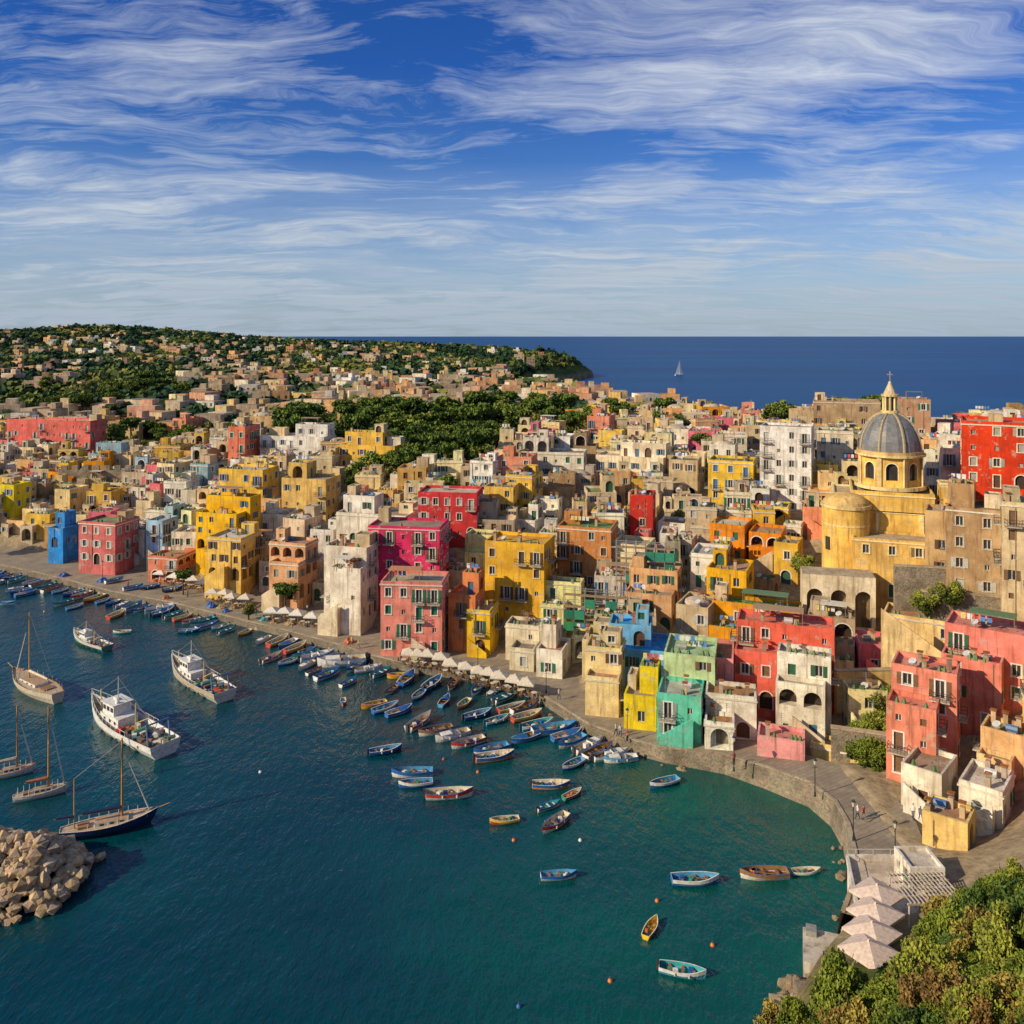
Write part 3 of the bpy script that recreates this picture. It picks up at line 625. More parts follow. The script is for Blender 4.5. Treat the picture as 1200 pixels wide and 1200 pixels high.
for i in range(3): W.arch(i*11/3,(i+1)*11/3,8,16.5,i*11/3+.6,(i+1)*11/3-.6,8.02,13,1.6,(.2,.15,.09),0,None)
mb.box(0,3.2,1,10.9,3.1,15.45,(.7,.6,.44),0); W2=Wall(mb,(-5.5,5),(0,-1),(.7,.6,.44)); W2.q(0,5,1,16.5); W3=Wall(mb,(5.5,0),(0,1),(.6,.5,.36)); W3.q(0,5,1,16.5)
mb.poly([(-5.5,0,16.5),(5.5,0,16.5),(5.5,5,16.5),(-5.5,5,16.5)],(.5,.43,.32)); mb.obj('arcaded_retaining_wall',(52.5,137,0),math.radians(-14))
mb=MB(); r=random.Random(9); block(mb,0,0,25,11,16,29,40.3,(.70,.06,.025),(.5,.4,.3),dict(sh=(.35,.32,.28),trim=(.80,.70,.52),cornice=(.75,.62,.45),balc=0,loggia=0,dens=1,pitch=3.2,reg=1),r,par=.6)
for i in range(3): mb.box(-7+i*7,2,39.7,2.2,2.2,1.4,(.62,.45,.3),0)
mb.obj('red_palace',(92.0,148,0),math.radians(-27))
def rwall(p0,p1,z0,z1,t,name='stone_retaining_wall',col=(.42,.34,.24),mat=3):
    mb=MB(); Lw=math.dist(p0,p1); mb.box(Lw/2,0,z0,Lw,t,z1-z0,col,mat); mb.box(Lw/2,0,z1,Lw+.1,t+.12,.15,(.5,.42,.3),0)
    mb.obj(name,(*p0,0),math.atan2(p1[1]-p0[1],p1[0]-p0[0]))
rwall((62,129),(80,124),4,16.5,1.2); rwall((40,107),(52,103),1,6,.8); rwall((60,134),(75,131),8,19,1)
rwall((44,116),(60,117),4,9.5,.8,'retaining_wall',(.82,.62,.28),0)
mb=MB(); stairs(mb,6,0,-1,40,1,7.8,2.4,(.84,.68,.38)); mb.obj('stairway',(58,119,0),math.radians(-24))
mb=MB(); stairs(mb,-5,0,1,28,0,3.2,2.0,(.82,.65,.37)); mb.obj('stairway',(50,107,0),math.radians(-24))
mb=MB(); 
for i in range(12): mb.box(i*3,0,16.4,1.7,.8,1.3,(.5,.4,.26),3)
mb.box(16.5,0,8,36,.9,8.4,(.48,.38,.24),3); mb.obj('crenellated_wall',(-129,246,0),.05)
def scaff(x0,x1,yt,yb,D):
    mb=MB(); w=(x1-x0)/1000*D; h=(yb-yt)/1000*D; X=((x0+x1)/2-600)/1000*D; z0=H-(yb-394)*D/1000; n=int(w/1.6); fl=int(h/2); P=(.3,.3,.3)
    for i in range(n+1):
        for y in (0,1.2): mb.cyl((-w/2+w*i/n,y,z0-4),(-w/2+w*i/n,y,z0+h+.8),.06,.06,5,P)
    for k in range(fl+1):
        mb.box(0,.6,z0+k*2,w,1.1,.1,(.4,.26,.13),1)
        for y in (0,1.2): mb.cyl((-w/2,y,z0+k*2+1),(w/2,y,z0+k*2+1),.05,.05,4,P)
        if k<fl:
            for i in range(n):
                if R.random()<.6: mb.box(-w/2+w*(i+.5)/n,-.1,z0+k*2+.1,w/n*.94,.03,1.5,jit((.03,.22,.13),.2),1)
    mb.obj('scaffolding',(X,D,0),math.radians(-14))
scaff(722,790,640,684,149); scaff(660,735,697,742,144)
# ---------------------------------------------------------------- vegetation
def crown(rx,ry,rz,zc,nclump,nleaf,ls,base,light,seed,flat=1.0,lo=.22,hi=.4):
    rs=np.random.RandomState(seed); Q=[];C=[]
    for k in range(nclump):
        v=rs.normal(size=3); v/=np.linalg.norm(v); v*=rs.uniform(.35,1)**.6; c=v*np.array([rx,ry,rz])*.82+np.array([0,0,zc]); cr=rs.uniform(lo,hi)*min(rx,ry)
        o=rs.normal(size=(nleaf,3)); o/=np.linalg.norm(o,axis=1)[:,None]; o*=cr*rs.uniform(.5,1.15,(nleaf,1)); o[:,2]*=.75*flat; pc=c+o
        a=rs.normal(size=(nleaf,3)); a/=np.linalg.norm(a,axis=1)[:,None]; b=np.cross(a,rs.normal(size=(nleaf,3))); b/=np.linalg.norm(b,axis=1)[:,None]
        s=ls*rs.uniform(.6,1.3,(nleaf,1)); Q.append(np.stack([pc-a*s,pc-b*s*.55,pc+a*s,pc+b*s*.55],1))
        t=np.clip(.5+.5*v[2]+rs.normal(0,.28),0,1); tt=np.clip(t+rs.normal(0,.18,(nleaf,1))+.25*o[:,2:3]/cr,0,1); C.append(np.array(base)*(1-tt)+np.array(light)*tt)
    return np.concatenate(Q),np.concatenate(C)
def addbr(Q,C,mb,br):
    tv=np.array([[mb.v[j] for j in f] for f in mb.f]); return np.concatenate([Q,tv]),np.concatenate([C,np.tile(np.array(br),(len(tv),1))])
def tree_mesh(name,kind,seed):
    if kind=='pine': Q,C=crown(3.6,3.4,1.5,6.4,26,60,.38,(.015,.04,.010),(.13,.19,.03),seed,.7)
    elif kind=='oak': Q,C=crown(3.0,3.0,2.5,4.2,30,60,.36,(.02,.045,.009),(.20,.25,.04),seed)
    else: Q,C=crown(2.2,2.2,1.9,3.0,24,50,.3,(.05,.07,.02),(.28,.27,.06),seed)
    rs=random.Random(seed); mb=MB(); zt=5.2 if kind=='pine' else 2.6; br=(.1,.07,.045)
    mb.cyl((0,0,-1.5),(.15,.1,zt),.32,.18,7,br,1,False)
    for i in range(6):
        a=i*1.05+rs.random(); mb.cyl((.1,.07,zt-.4),(1.7*math.cos(a),1.7*math.sin(a),zt+1.5),.13,.05,5,br,1,False)
    Q,C=addbr(Q,C,mb,br); return quads_mesh(name,Q,C,LF)
TM=[tree_mesh('pine_tree','pine',1),tree_mesh('pine_tree','pine',2),tree_mesh('broadleaf_tree','oak',3),tree_mesh('broadleaf_tree','oak',4),tree_mesh('olive_tree','olive',5),tree_mesh('broadleaf_tree','oak',6)]
TN=['pine_tree','pine_tree','broadleaf_tree','broadleaf_tree','olive_tree','broadleaf_tree']
def tree(X,Y,s,k=None):
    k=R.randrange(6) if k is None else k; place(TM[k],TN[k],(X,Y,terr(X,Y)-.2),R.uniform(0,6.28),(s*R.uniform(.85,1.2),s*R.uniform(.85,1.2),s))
def zone(n,x0,x1,y0,y1,s0,s1,chk=True):
    for _ in range(n):
        X=R.uniform(x0,x1);Y=R.uniform(y0,y1)
        if inside([X],[Y])[0] and not(chk and overlap(X,Y,2,2,0,1.0)): tree(X,Y,R.uniform(s0,s1))
zone(130,-85,28,255,335,.9,1.8); zone(40,-175,-100,285,345,.8,1.3); zone(26,35,75,285,340,.9,1.5); zone(22,85,125,262,300,.9,1.6); zone(130,-230,230,160,345,.6,1.15); zone(60,-42,-2,214,262,.9,1.4); zone(40,-110,70,130,230,.45,.75); zone(40,-300,-180,390,520,1,1.8)
Q=[];C=[]; cntt=0
for _ in range(30000):
    Y=340+(1650-340)*R.random()**1.15; X=R.uniform(-.68,.12)*Y
    if not inside([X],[Y])[0]: continue
    dn=.5+.5*math.sin(X*.021+1.3)*math.cos(Y*.017+X*.004)
    g=(-.47*Y-30<X<-.36*Y and 420<Y<780) or Y>1100 or (X>-.1*Y and Y>850)
    if not g and R.random()<dn*.4+(.25 if Y<520 else .0): continue
    if any(abs(X-a)<b*.5+1 and (-8 if Y<800 else -15)<Y-c<6 for a,b,c in DH): continue
    z=float(tps([X],[Y])[0]); rr=R.choice([R.uniform(2.2,4),R.uniform(3,6.5)])*(1.4 if Y>1200 else 1)
    if Y>600:
        fd_=float(pdist([X],[Y],FC)[0])
        z*=(.12+.88*min(1,fd_/38)**.6)
        if fd_<12: continue
    rs=np.random.RandomState(R.randrange(10**8)); m=34; v=rs.normal(size=(m,3)); v/=np.linalg.norm(v,axis=1)[:,None]; v[:,2]=np.abs(v[:,2])*.9; pc=np.array([X,Y,z+rr*.25])+v*rr*rs.uniform(.6,1.1,(m,1))
    a=np.cross(v,rs.normal(size=(m,3))); a/=np.linalg.norm(a,axis=1)[:,None]; b=np.cross(v+rs.normal(0,.5,(m,3)),a); b/=np.linalg.norm(b,axis=1)[:,None]; s=rr*.42*rs.uniform(.6,1.2,(m,1))
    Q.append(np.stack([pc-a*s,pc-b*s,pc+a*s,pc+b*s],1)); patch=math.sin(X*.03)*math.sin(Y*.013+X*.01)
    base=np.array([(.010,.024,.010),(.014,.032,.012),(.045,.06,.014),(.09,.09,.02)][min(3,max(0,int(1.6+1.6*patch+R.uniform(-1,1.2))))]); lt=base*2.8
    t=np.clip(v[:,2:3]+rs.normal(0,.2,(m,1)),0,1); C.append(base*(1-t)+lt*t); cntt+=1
    if cntt>8500: break
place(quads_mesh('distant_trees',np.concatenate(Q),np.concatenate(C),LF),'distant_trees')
SM=[]
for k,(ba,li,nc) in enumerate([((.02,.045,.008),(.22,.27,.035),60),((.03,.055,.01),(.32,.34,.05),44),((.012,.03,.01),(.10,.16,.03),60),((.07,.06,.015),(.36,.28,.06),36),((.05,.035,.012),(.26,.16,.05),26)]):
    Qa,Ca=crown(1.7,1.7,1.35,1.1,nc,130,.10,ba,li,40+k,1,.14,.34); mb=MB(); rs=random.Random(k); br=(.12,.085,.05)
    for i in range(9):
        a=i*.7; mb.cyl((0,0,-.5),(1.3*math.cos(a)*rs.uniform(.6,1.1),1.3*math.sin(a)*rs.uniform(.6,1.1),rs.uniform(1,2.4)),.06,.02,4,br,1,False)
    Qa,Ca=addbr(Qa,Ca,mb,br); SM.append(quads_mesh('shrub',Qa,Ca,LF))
lim_x=[840,900,950,1000,1060,1100,1140,1200]; lim_y=[1215,1185,1160,1145,1120,1080,1035,1000]
def zt_near(X,Y):
    z=float(tps([X],[Y])[0])
    if 25<Y<80 and X<30: z=min(z,.5+1.5*float(pdist([X],[Y],np.array([harb[-1]]+near[:4]))[0]))
    return z
for _ in range(2400):
    X=R.uniform(6,48); Y=R.uniform(28,72)
    if not inside([X],[Y])[0] or X>Y*.68+3: continue
    z=zt_near(X,Y); sz=R.choice([R.uniform(.35,.7),R.uniform(.5,1.3)])
    edge=394+(H-z-2.0*sz)/Y*1000
    if z<.8 or 394+(H-z)/Y*1000>1290 or edge<float(np.interp(600+X/Y*1000,lim_x,lim_y)) or R.random()<.5: continue
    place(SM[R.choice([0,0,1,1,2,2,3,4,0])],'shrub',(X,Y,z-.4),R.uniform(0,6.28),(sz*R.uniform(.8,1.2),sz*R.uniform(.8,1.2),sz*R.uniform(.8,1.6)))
for p in [(1085,705,128),(1115,695,127),(1035,820,112),(1060,815,112),(1045,890,104),(1020,885,104),(940,660,150),(1015,860,108),(1000,875,107),(1030,850,109)]:
    z=H-(p[1]-394)*p[2]/1000; X=(p[0]-600)/1000*p[2]; place(SM[R.randrange(3)],'shrub',(X,p[2],z-1.5),R.random()*6,(1.4,1.4,1.5))
# ---------------------------------------------------------------- breakwater
def boulders(pts,name,colr):
    mb=MB()
    import bmesh
    bm=bmesh.new(); bmesh.ops.create_icosphere(bm,subdivisions=1,radius=1); bv=np.array([v.co[:] for v in bm.verts]); bf=[[v.index for v in f.verts] for f in bm.faces]; bm.free()
    for (x,y,z,s) in pts:
        vv=bv*(1+NR.uniform(-.22,.22,(len(bv),1)))*np.array([s*R.uniform(.8,1.3),s*R.uniform(.8,1.2),s*R.uniform(.6,.9)])
        a=R.uniform(0,6.28); ca,sa=math.cos(a),math.sin(a); vv=vv@np.array([[ca,sa,0],[-sa,ca,0],[0,0,1]])+np.array([x,y,z]); c=jit(colr,.18)
        for f in bf: mb.poly([tuple(vv[i]) for i in f],c,5)
    return mb.obj(name)
pts=[]
for _ in range(1500):
    t=R.random(); u=R.uniform(-1,1); cx,cy=-43.5-22*t,85.5+1.0*t; wd=5.4+2.5*t
    x=cx+R.uniform(-1,1)*.6; y=cy+u*wd
    zt=4.6*(1-abs(u))**.75*min(1,(t*22+1.5)/6)
    if t*22<3 and abs(u)>.75: continue
    pts.append((x,y,zt+R.uniform(-.5,.25),R.choice([R.uniform(.3,.55),R.uniform(.45,.95)])))
boulders(pts,'breakwater_rocks',(.50,.38,.25))
pts=[]
for _ in range(260):
    i=R.randrange(len(SH)); p=SH[i]
    if p[1]>92 and not(108<p[1]<125): continue
    pts.append((p[0]-SHn[i][0]*R.uniform(.2,1.6),p[1]-SHn[i][1]*R.uniform(.2,1.6),R.uniform(-.4,.15),R.uniform(.25,.6)))
NP_=[harb[-1]]+near[:3]
for _ in range(260):
    i=R.randrange(3); t=R.random(); a=NP_[i]; b=NP_[i+1]; pts.append((a[0]+(b[0]-a[0])*t+R.uniform(-1.2,1.5),a[1]+(b[1]-a[1])*t+R.uniform(-.5,.5),R.uniform(-.4,.8),R.uniform(.3,.9)))
boulders(pts,'shore_rocks',(.3,.24,.16))
# ---------------------------------------------------------------- boats
def hull(mb,Lh,B,S,cb,ch,cs,cg,ci,cf,stern=.72,deck=None,rake=.3,N_=12,sheer=.35):
    secs=[]
    for i in range(N_+1):
        t=i/N_
        b=B/2*(stern+(1-stern)*math.sin(min(1,t/.45)*math.pi/2)) if t<.45 else B/2*(1-((t-.45)/.55)**2.3)
        b=max(b,.03); zg=S*(1+sheer*max(0,t-.35)**2/.42+.08*(1-t)); x=-Lh/2+Lh*t; g=b-min(.1,b*.5); fz=deck*zg if deck else .22*S
        kk=-.3*S*(1-.6*max(0,t-.7)/.3)
        secs.append([(x-(rake*S*1.3 if t>.99 else rake*S*t**4),0,kk),(x-rake*S*.8*t**4,b*.62,-.1*S),(x-rake*S*.3*t**4,b*.93,zg*.5),(x,b,zg),(x-.02,g,zg),(x-.05,g*.93,fz+.01),(x-.05,0,fz)])
    cl=[cb,ch,cs,cg,ci,cf]
    for i in range(N_):
        A=secs[i];Bq=secs[i+1]
        for k in range(6):
            q=[A[k],Bq[k],Bq[k+1],A[k+1]]; m=[(x,-y,z) for x,y,z in q]
            mb.poly(q[::-1],cl[k],1); mb.poly(m,cl[k],1)
    s=secs[0]; o=s[:4]; mb.poly([(x,y,z) for x,y,z in o]+[(x,-y,z) for x,y,z in o[:0:-1]],ch,1)
    i_=[(s[4][0]+.05,)+s[4][1:],(s[5][0]+.08,)+s[5][1:]]
    mb.poly([i_[0],i_[1],(i_[1][0],-i_[1][1],i_[1][2]),(i_[0][0],-i_[0][1],i_[0][2])],ci,1); mb.poly([s[3],i_[0],(i_[0][0],-i_[0][1],i_[0][2]),(s[3][0],-s[3][1],s[3][2])],cg,1)
WH=(.78,.77,.74);BL=(.02,.13,.42);LB=(.1,.35,.6);RD=(.55,.05,.03);GN=(.03,.25,.15);YE=(.75,.5,.03);WD=(.32,.17,.07);TQ=(.05,.4,.42);OR=(.7,.2,.03);DB=(.01,.03,.12);CR=(.7,.62,.45)
def rowboat(Lh,c1,c2,ci,typ,seed):
    r=random.Random(seed); mb=MB(); B=Lh*.36; S=.62; hull(mb,Lh,B,S,(.25,.05,.03),c1,c2,WH if c1!=WH else BL,ci,tuple(x*.7 for x in ci),sheer=.55)
    for t in (-.28,0,.24): mb.box(Lh*t,0,S*.62,.28,B*.84*(1 if t<.2 else .82),.06,WD if typ!=3 else WH,1)
    for t in (-.38,-.15,.12): mb.box(Lh*t,0,.22*S+.02,.06,B*.7,.05,tuple(x*.5 for x in ci),1)
    mb.box(-Lh/2-.16,0,.1,.3,.34,.85,(.05,.05,.06),1) if typ in (1,3,4) else None
    if typ==0: mb.cyl((-.6,-.3,S*.75),(1.3,.25,S*.8),.035,.035,5,WD); mb.cyl((-.8,.3,S*.75),(1.1,-.15,S*.82),.035,.035,5,WD)
    if typ==2:
        q=[(-.05*Lh,-B*.49,S*1.06),(.18*Lh,-B*.42,S*1.2),(.44*Lh,-.1,S*1.5),(.44*Lh,.1,S*1.5),(.18*Lh,B*.42,S*1.2),(-.05*Lh,B*.49,S*1.06)]
        top=[(-.05*Lh,0,S*1.5),(.18*Lh,0,S*1.65),(.42*Lh,0,S*1.62)]
        mb.poly([q[0],q[1],top[1],top[0]],BL,1); mb.poly([q[1],q[2],top[2],top[1]],BL,1); mb.poly([q[4],q[5],top[0],top[1]],BL,1); mb.poly([q[3],q[4],top[1],top[2]],BL,1)
    if typ==4:
        mb.box(Lh*.17,0,S*.5,Lh*.3,B*.62,S*.85,WH,1); mb.box(Lh*.03,0,S*1.35,.06,B*.5,.35,(.05,.07,.09),1); mb.box(-.1*Lh,0,S*.3,.6,.5,.6,WH,1)
    if typ in(3,0,1): 
        for k in range(4 if typ==3 else 2): mb.box(r.uniform(-.35,.2)*Lh,r.uniform(-.2,.2)*B,S*.3,.5,.4,.4,r.choice([BL,OR,WH,GN,DB]),1,r.random())
    if typ==3: mb.cyl((.1*Lh,0,S*.3),(.1*Lh,0,S+1.3),.035,.025,5,WD)
    for sg in (-1,1):
        for t in (-.15,.15): mb.cyl((Lh*t,sg*B*.5,S*.55),(Lh*t,sg*B*.5-.001,S*.95),.1,.1,6,(.6,.6,.58)) if typ in(1,4) else None
    return mb.mesh('rowing_boat')
RB=[]
combos=[(WH,BL,LB,0),(BL,WH,LB,0),(LB,WH,TQ,1),(WH,RD,CR,1),(RD,YE,CR,0),(BL,BL,WH,2),(WH,GN,TQ,3),(OR,BL,CR,3),(YE,OR,YE,0),(WH,WH,CR,4),(DB,BL,LB,1),(TQ,WH,CR,0),(WH,LB,WH,4),(GN,RD,CR,0),(LB,BL,WD,2),(WH,WD,WD,0)]
for i,(a,b,c,t) in enumerate(combos): RB.append(rowboat(4.8,a,b,c,t,i))
NM={4:'motorboat',1:'motorboat'}
def boat(k,X,Y,rot,Ln=4.8):
    s=Ln/4.8; place(RB[k],NM.get(combos[k][3],'rowing_boat'),(X,Y,.02),rot,(s,s,s))
FREE=[(402,824,7,100,2.6),(452,882,10,20,4.4),(483,909,0,5,5.2),(487,921,1,10,4.2),(527,934,3,5,5.6),(591,964,4,10,3.4),(646,923,7,0,4.6),(643,947,6,30,3.2),(671,933,13,40,3.0),(650,968,3,50,4.6),(655,1029,0,5,3.7),(815,1035,1,0,4.8),(895,1028,15,2,5.0),(945,1024,11,5,3),(763,1090,8,60,3.0),(800,1142,2,-15,4.0),(778,920,1,25,4.2),(580,890,7,15,5.2),(575,881,0,25,5),(548,873,3,30,5),(530,865,9,30,5.2),(510,859,15,25,5),(492,849,3,60,5.5),(468,836,5,40,4.4),(452,832,1,40,4.4),(438,828,8,30,4.0),(432,786,9,20,4.6),(143,742,11,10,3.2),(222,741,10,10,3.8),(8,708,0,0,3.5),(650,858,0,15,6.5),(630,852,2,25,5),(690,877,9,40,5.2),(702,884,15,40,5.2),(716,888,9,20,5),(727,892,12,10,4.5),(560,840,10,30,4.6),(600,832,4,30,4.6),(618,842,4,30,5),(400,779,9,15,8),(372,772,12,30,6),(358,770,6,40,5),(190,716,12,30,6.5),(468,794,8,10,4)]
for px,py,k,a,Ln in FREE:
    X,Y=gp(px,py); boat(k,X,Y,math.radians(a)+(math.pi if R.random()<.4 else 0),Ln)
fp=[gp(p[0],p[1]) for p in FREE]
for lay,(dd,prob) in enumerate(((3.2,.95),(8.2,.35))):
    for i in range(2,len(SH)-1):
        for h_ in (0,.5):
            p=SH[i]*(1-h_)+SH[i+1]*h_
            if p[0]>14 or p[0]<-130 or R.random()>prob*.85: continue
            q=p-SHn[i]*(dd+R.uniform(-.4,.6))
            if min(math.dist(q,f) for f in fp)<1.8: continue
            if lay==1 and -75<q[0]<-45: continue
            fp.append(tuple(q)); boat(R.choice([0,0,1,1,2,3,5,5,6,9,9,10,12,14,15,4]),q[0],q[1],math.atan2(SHn[i][1],SHn[i][0])+R.uniform(-.2,.2)+(math.pi if R.random()<.5 else 0),R.uniform(3.2,5.4))
for _ in range(34):
    i=R.randrange(6,len(SH)-1)
    if -115<SH[i][0]<-15:
        q=SH[i]+SHn[i]*R.uniform(3,6); place(RB[R.choice([1,5,2,10,14,0])],'rowing_boat',(q[0],q[1],zq(q[0])+.22),R.uniform(0,6.28),(.85,.85,.85))
def span(b,s): (x0,y0),(x1,y1)=gp(*b),gp(*s); return (x0+x1)/2,(y0+y1)/2,math.dist((x0,y0),(x1,y1)),math.atan2(y0-y1,x0-x1)
def trawler(b,s,ch,cs,seed):
    X,Y,Lh,a=span(b,s); mb=MB(); k=Lh/18; v=k*.68; B=4.6*k; S=1.45*k; r=random.Random(seed)
    hull(mb,Lh,B,S,(.3,.04,.03),ch,cs,WH,WH,(.3,.22,.15),stern=.85,deck=.6,rake=.6,sheer=1.0)
    dz=S*.64; Wd=(.45,.28,.13)
    mb.box(1.8*k,0,dz,4.4*k,2.6*k,2.0*v,WH,1); mb.box(2.3*k,0,dz+2.0*v,2.7*k,2.3*k,1.9*v,WH,1); mb.box(2.3*k,0,dz+3.9*v,3.1*k,2.7*k,.14,WH,1)
    for y in (-1,1):
        for x in (1.4,2.3,3.2): mb.box(x*k,y*1.16*k,dz+2.7*v,.6*k,.06,.75*v,(.03,.04,.05),1)
        for x in (.4,1.6,2.9): mb.box(x*k,y*1.31*k,dz+.9*v,.4*k,.06,.5*v,(.03,.04,.05),1)
    for y in (-.75,0,.75): mb.box(3.66*k,y*k,dz+2.7*v,.06,.6*k,.75*v,(.03,.04,.05),1)
    mb.cyl((2*k,0,dz+3.9*v),(2*k,0,dz+8.6*v),.09,.05,6,(.6,.6,.58)); mb.cyl((2*k,-.9*k,dz+6.2*v),(2*k,.9*k,dz+6.2*v),.05,.05,5,(.6,.6,.58)); mb.box(2.6*k,0,dz+4.1*v,.8*k,.3,.3,WH,1); dome(mb,1.3*k,.5*k,dz+4.1*v,.35,.4,WH,8,3,1)
    mb.cyl((6.4*k,0,dz),(6.4*k,0,dz+4.6*v),.1,.07,6,(.7,.6,.3)); mb.cyl((6.4*k,0,dz+1.5*v),(8.6*k,0,dz+3.4*v),.05,.05,5,(.6,.5,.3)); mb.box(6.0*k,0,dz,1.1*k,1.3*k,.7*v,Wd,1); mb.cyl((5*k,-.5*k,dz+.5*v),(5*k,.5*k,dz+.5*v),.35*k,.35*k,8,(.1,.2,.3))
    for y in (-1.4,1.4): mb.cyl((-7.6*k,y*k,dz),(-7.2*k,y*k,dz+3.8*v),.12,.1,6,(.1,.25,.45))
    mb.cyl((-7.2*k,-1.5*k,dz+3.8*v),(-7.2*k,1.5*k,dz+3.8*v),.12,.12,6,(.1,.25,.45)); mb.cyl((-7.2*k,0,dz+3.7*v),(1.4*k,0,dz+5.2*v),.035,.035,4,(.2,.2,.2)); mb.cyl((2*k,0,dz+8.4*v),(8.6*k,0,S*1.8),.03,.03,4,(.2,.2,.2)); mb.cyl((2*k,0,dz+8.4*v),(-8.6*k,0,S*1.2),.03,.03,4,(.2,.2,.2))
    mb.cyl((-2.2*k,0,dz),(-2.2*k,0,dz+5.2*v),.1,.08,6,(.65,.5,.2)); mb.cyl((-2.2*k,0,dz+1.5*v),(-6.2*k,.5,dz+4.4*v),.07,.05,6,(.65,.5,.2)); mb.cyl((-2.2*k,0,dz+5.1*v),(-6.1*k,.5,dz+4.4*v),.03,.03,4,(.2,.2,.2))
    mb.cyl((-3.4*k,-1*k,dz+.6*v),(-3.4*k,1*k,dz+.6*v),.6*v,.6*v,10,(.15,.35,.2))
    for _ in range(46): mb.box(r.uniform(-8,-.8)*k,r.uniform(-1.7,1.7)*k,dz,r.uniform(.4,1.1)*k,r.uniform(.3,.8)*k,r.uniform(.2,1.1)*v,r.choice([OR,RD,BL,DB,(.1,.1,.1),(.5,.45,.35),(.2,.12,.08),(.12,.2,.14),Wd,WH]),1,r.random()*3)
    for sg in (-1,1):
        pr=None
        for i in range(12):
            t=.3+.7*i/11; bw=B/2*(1-max(0,(t-.45)/.55)**2.3)*.95; x=-Lh/2+Lh*t*.99; z=S*(1+1.0*max(0,t-.35)**2/.42); mb.cyl((x,sg*bw,z),(x,sg*bw,z+.9*v),.03,.03,4,WH); pt=(x,sg*bw,z+.9*v)
            if pr: mb.cyl(pr,pt,.03,.03,4,WH)
            pr=pt
        for i in range(4): mb.cyl((-5*k+3*i*k,sg*B*.51,S*.4),(-5*k+3*i*k,sg*B*.53,S*.4+.01),.35*k,.35*k,8,(.03,.03,.03))
    mb.obj('fishing_trawler',(X,Y,.05),a)
trawler((107,838),(194,886),(.76,.76,.74),WH,1); trawler((201,786),(264,822),(.64,.64,.60),(.5,.42,.3),2); trawler((86,749),(126,763),(.06,.2,.18),(.6,.6,.55),3)
def sailboat(b,s,hc,sc_,mh,m2,sail,seed):
    X,Y,Lh,a=span(b,s); mb=MB(); B=Lh*.29; S=Lh*.1; DK=(.55,.42,.27)
    hull(mb,Lh,B,S,(.3,.04,.03),hc,hc,sc_,WD,DK,stern=.45,deck=.9,rake=1.1,sheer=.6)
    mb.box(.02*Lh,0,S*.9,Lh*.34,B*.48,.45,WH,1,0,(.5,.33,.18)); mb.box(-.27*Lh,0,S*.9,Lh*.12,B*.4,.28,WD,1)
    for sg in (-1,1):
        for t in (-.08,.02,.12): mb.box(t*Lh,sg*B*.242,S*.9+.12,.45,.03,.2,(.03,.04,.05),1)
        for i in range(9):
            t=.08+.8*i/8; bw=B/2*(.45+.55*math.sin(min(1,t/.45)*1.57)) if t<.45 else B/2*(1-((t-.45)/.55)**2.3); mb.cyl((-Lh/2+Lh*t,sg*bw*.93,S),(-Lh/2+Lh*t,sg*bw*.93,S+.75),.025,.025,3,(.6,.6,.6))
    mx=.12*Lh; zt=S+mh; SP=(.5,.3,.12)
    mb.cyl((mx,0,S*.5),(mx,0,zt),.14,.09,7,SP); mb.cyl((.46*Lh,0,S*1.4),(.62*Lh,0,S*1.8),.08,.05,6,SP)
    mb.cyl((mx,0,S+1.2),(-.3*Lh,0,S+1.25),.07,.07,6,SP); mb.cyl((mx-.1,0,S+1.42),(-.28*Lh,0,S+1.42),.2,.13,7,sail)
    mb.cyl((mx,0,zt-.1),(.61*Lh,0,S*1.8),.03,.03,3,(.25,.25,.25)); mb.cyl((mx,0,zt-.1),(-.48*Lh,0,S),.03,.03,3,(.25,.25,.25))
    for sg in (-1,1): mb.cyl((mx,0,zt-.2),(mx-.3,sg*B*.45,S),.03,.03,3,(.25,.25,.25)); mb.cyl((mx,0,zt*.6),(mx,sg*.9,zt*.6),.04,.03,4,SP)
    mb.cyl((.4*Lh,0,S*1.5),(mx+.25*(.4*Lh-mx),0,zt*.72),.1,.06,6,(.7,.68,.6))
    if m2: 
        m=-.36*Lh; mb.cyl((m,0,S*.5),(m,0,S+mh*m2),.1,.06,6,SP); mb.cyl((m,0,S+1.2),(m-.2*Lh,0,S+1.3),.05,.05,5,SP); mb.cyl((m,0,S+mh*m2),(mx,0,zt-.3),.03,.03,3,(.25,.25,.25)); mb.cyl((m-.05,0,S+1.35),(m-.18*Lh,0,S+1.4),.15,.1,6,sail)
    mb.obj('sailing_boat',(X,Y,.05),a)
sailboat((186,962),(70,985),DB,WH,9.0,.6,DB,1); sailboat((15,798),(68,824),(.6,.52,.4),WD,10.5,0,CR,2); sailboat((82,926),(15,940),(.76,.74,.68),CR,10.0,0,(.6,.2,.1),3); sailboat((44,902),(-20,916),(.72,.7,.64),RD,8,0,CR,4)
mb=MB(); hull(mb,14,3.8,1.2,WH,WH,WH,WH,WH,WH,deck=.9); mb.cyl((1,0,1),(1,0,21),.18,.1,6,WH)
for y in (.01,-.01): mb.poly([(.8,y,2),(-6.4,.8+y,2.2),(.7,y,20.8)],(.82,.82,.8),1); mb.poly([(1.3,y,18),(6.8,y,1.7),(1.6,.9+y,2)],(.82,.82,.8),1)
mb.obj('sailing_yacht',(196*1.195,1195,0),math.radians(25))
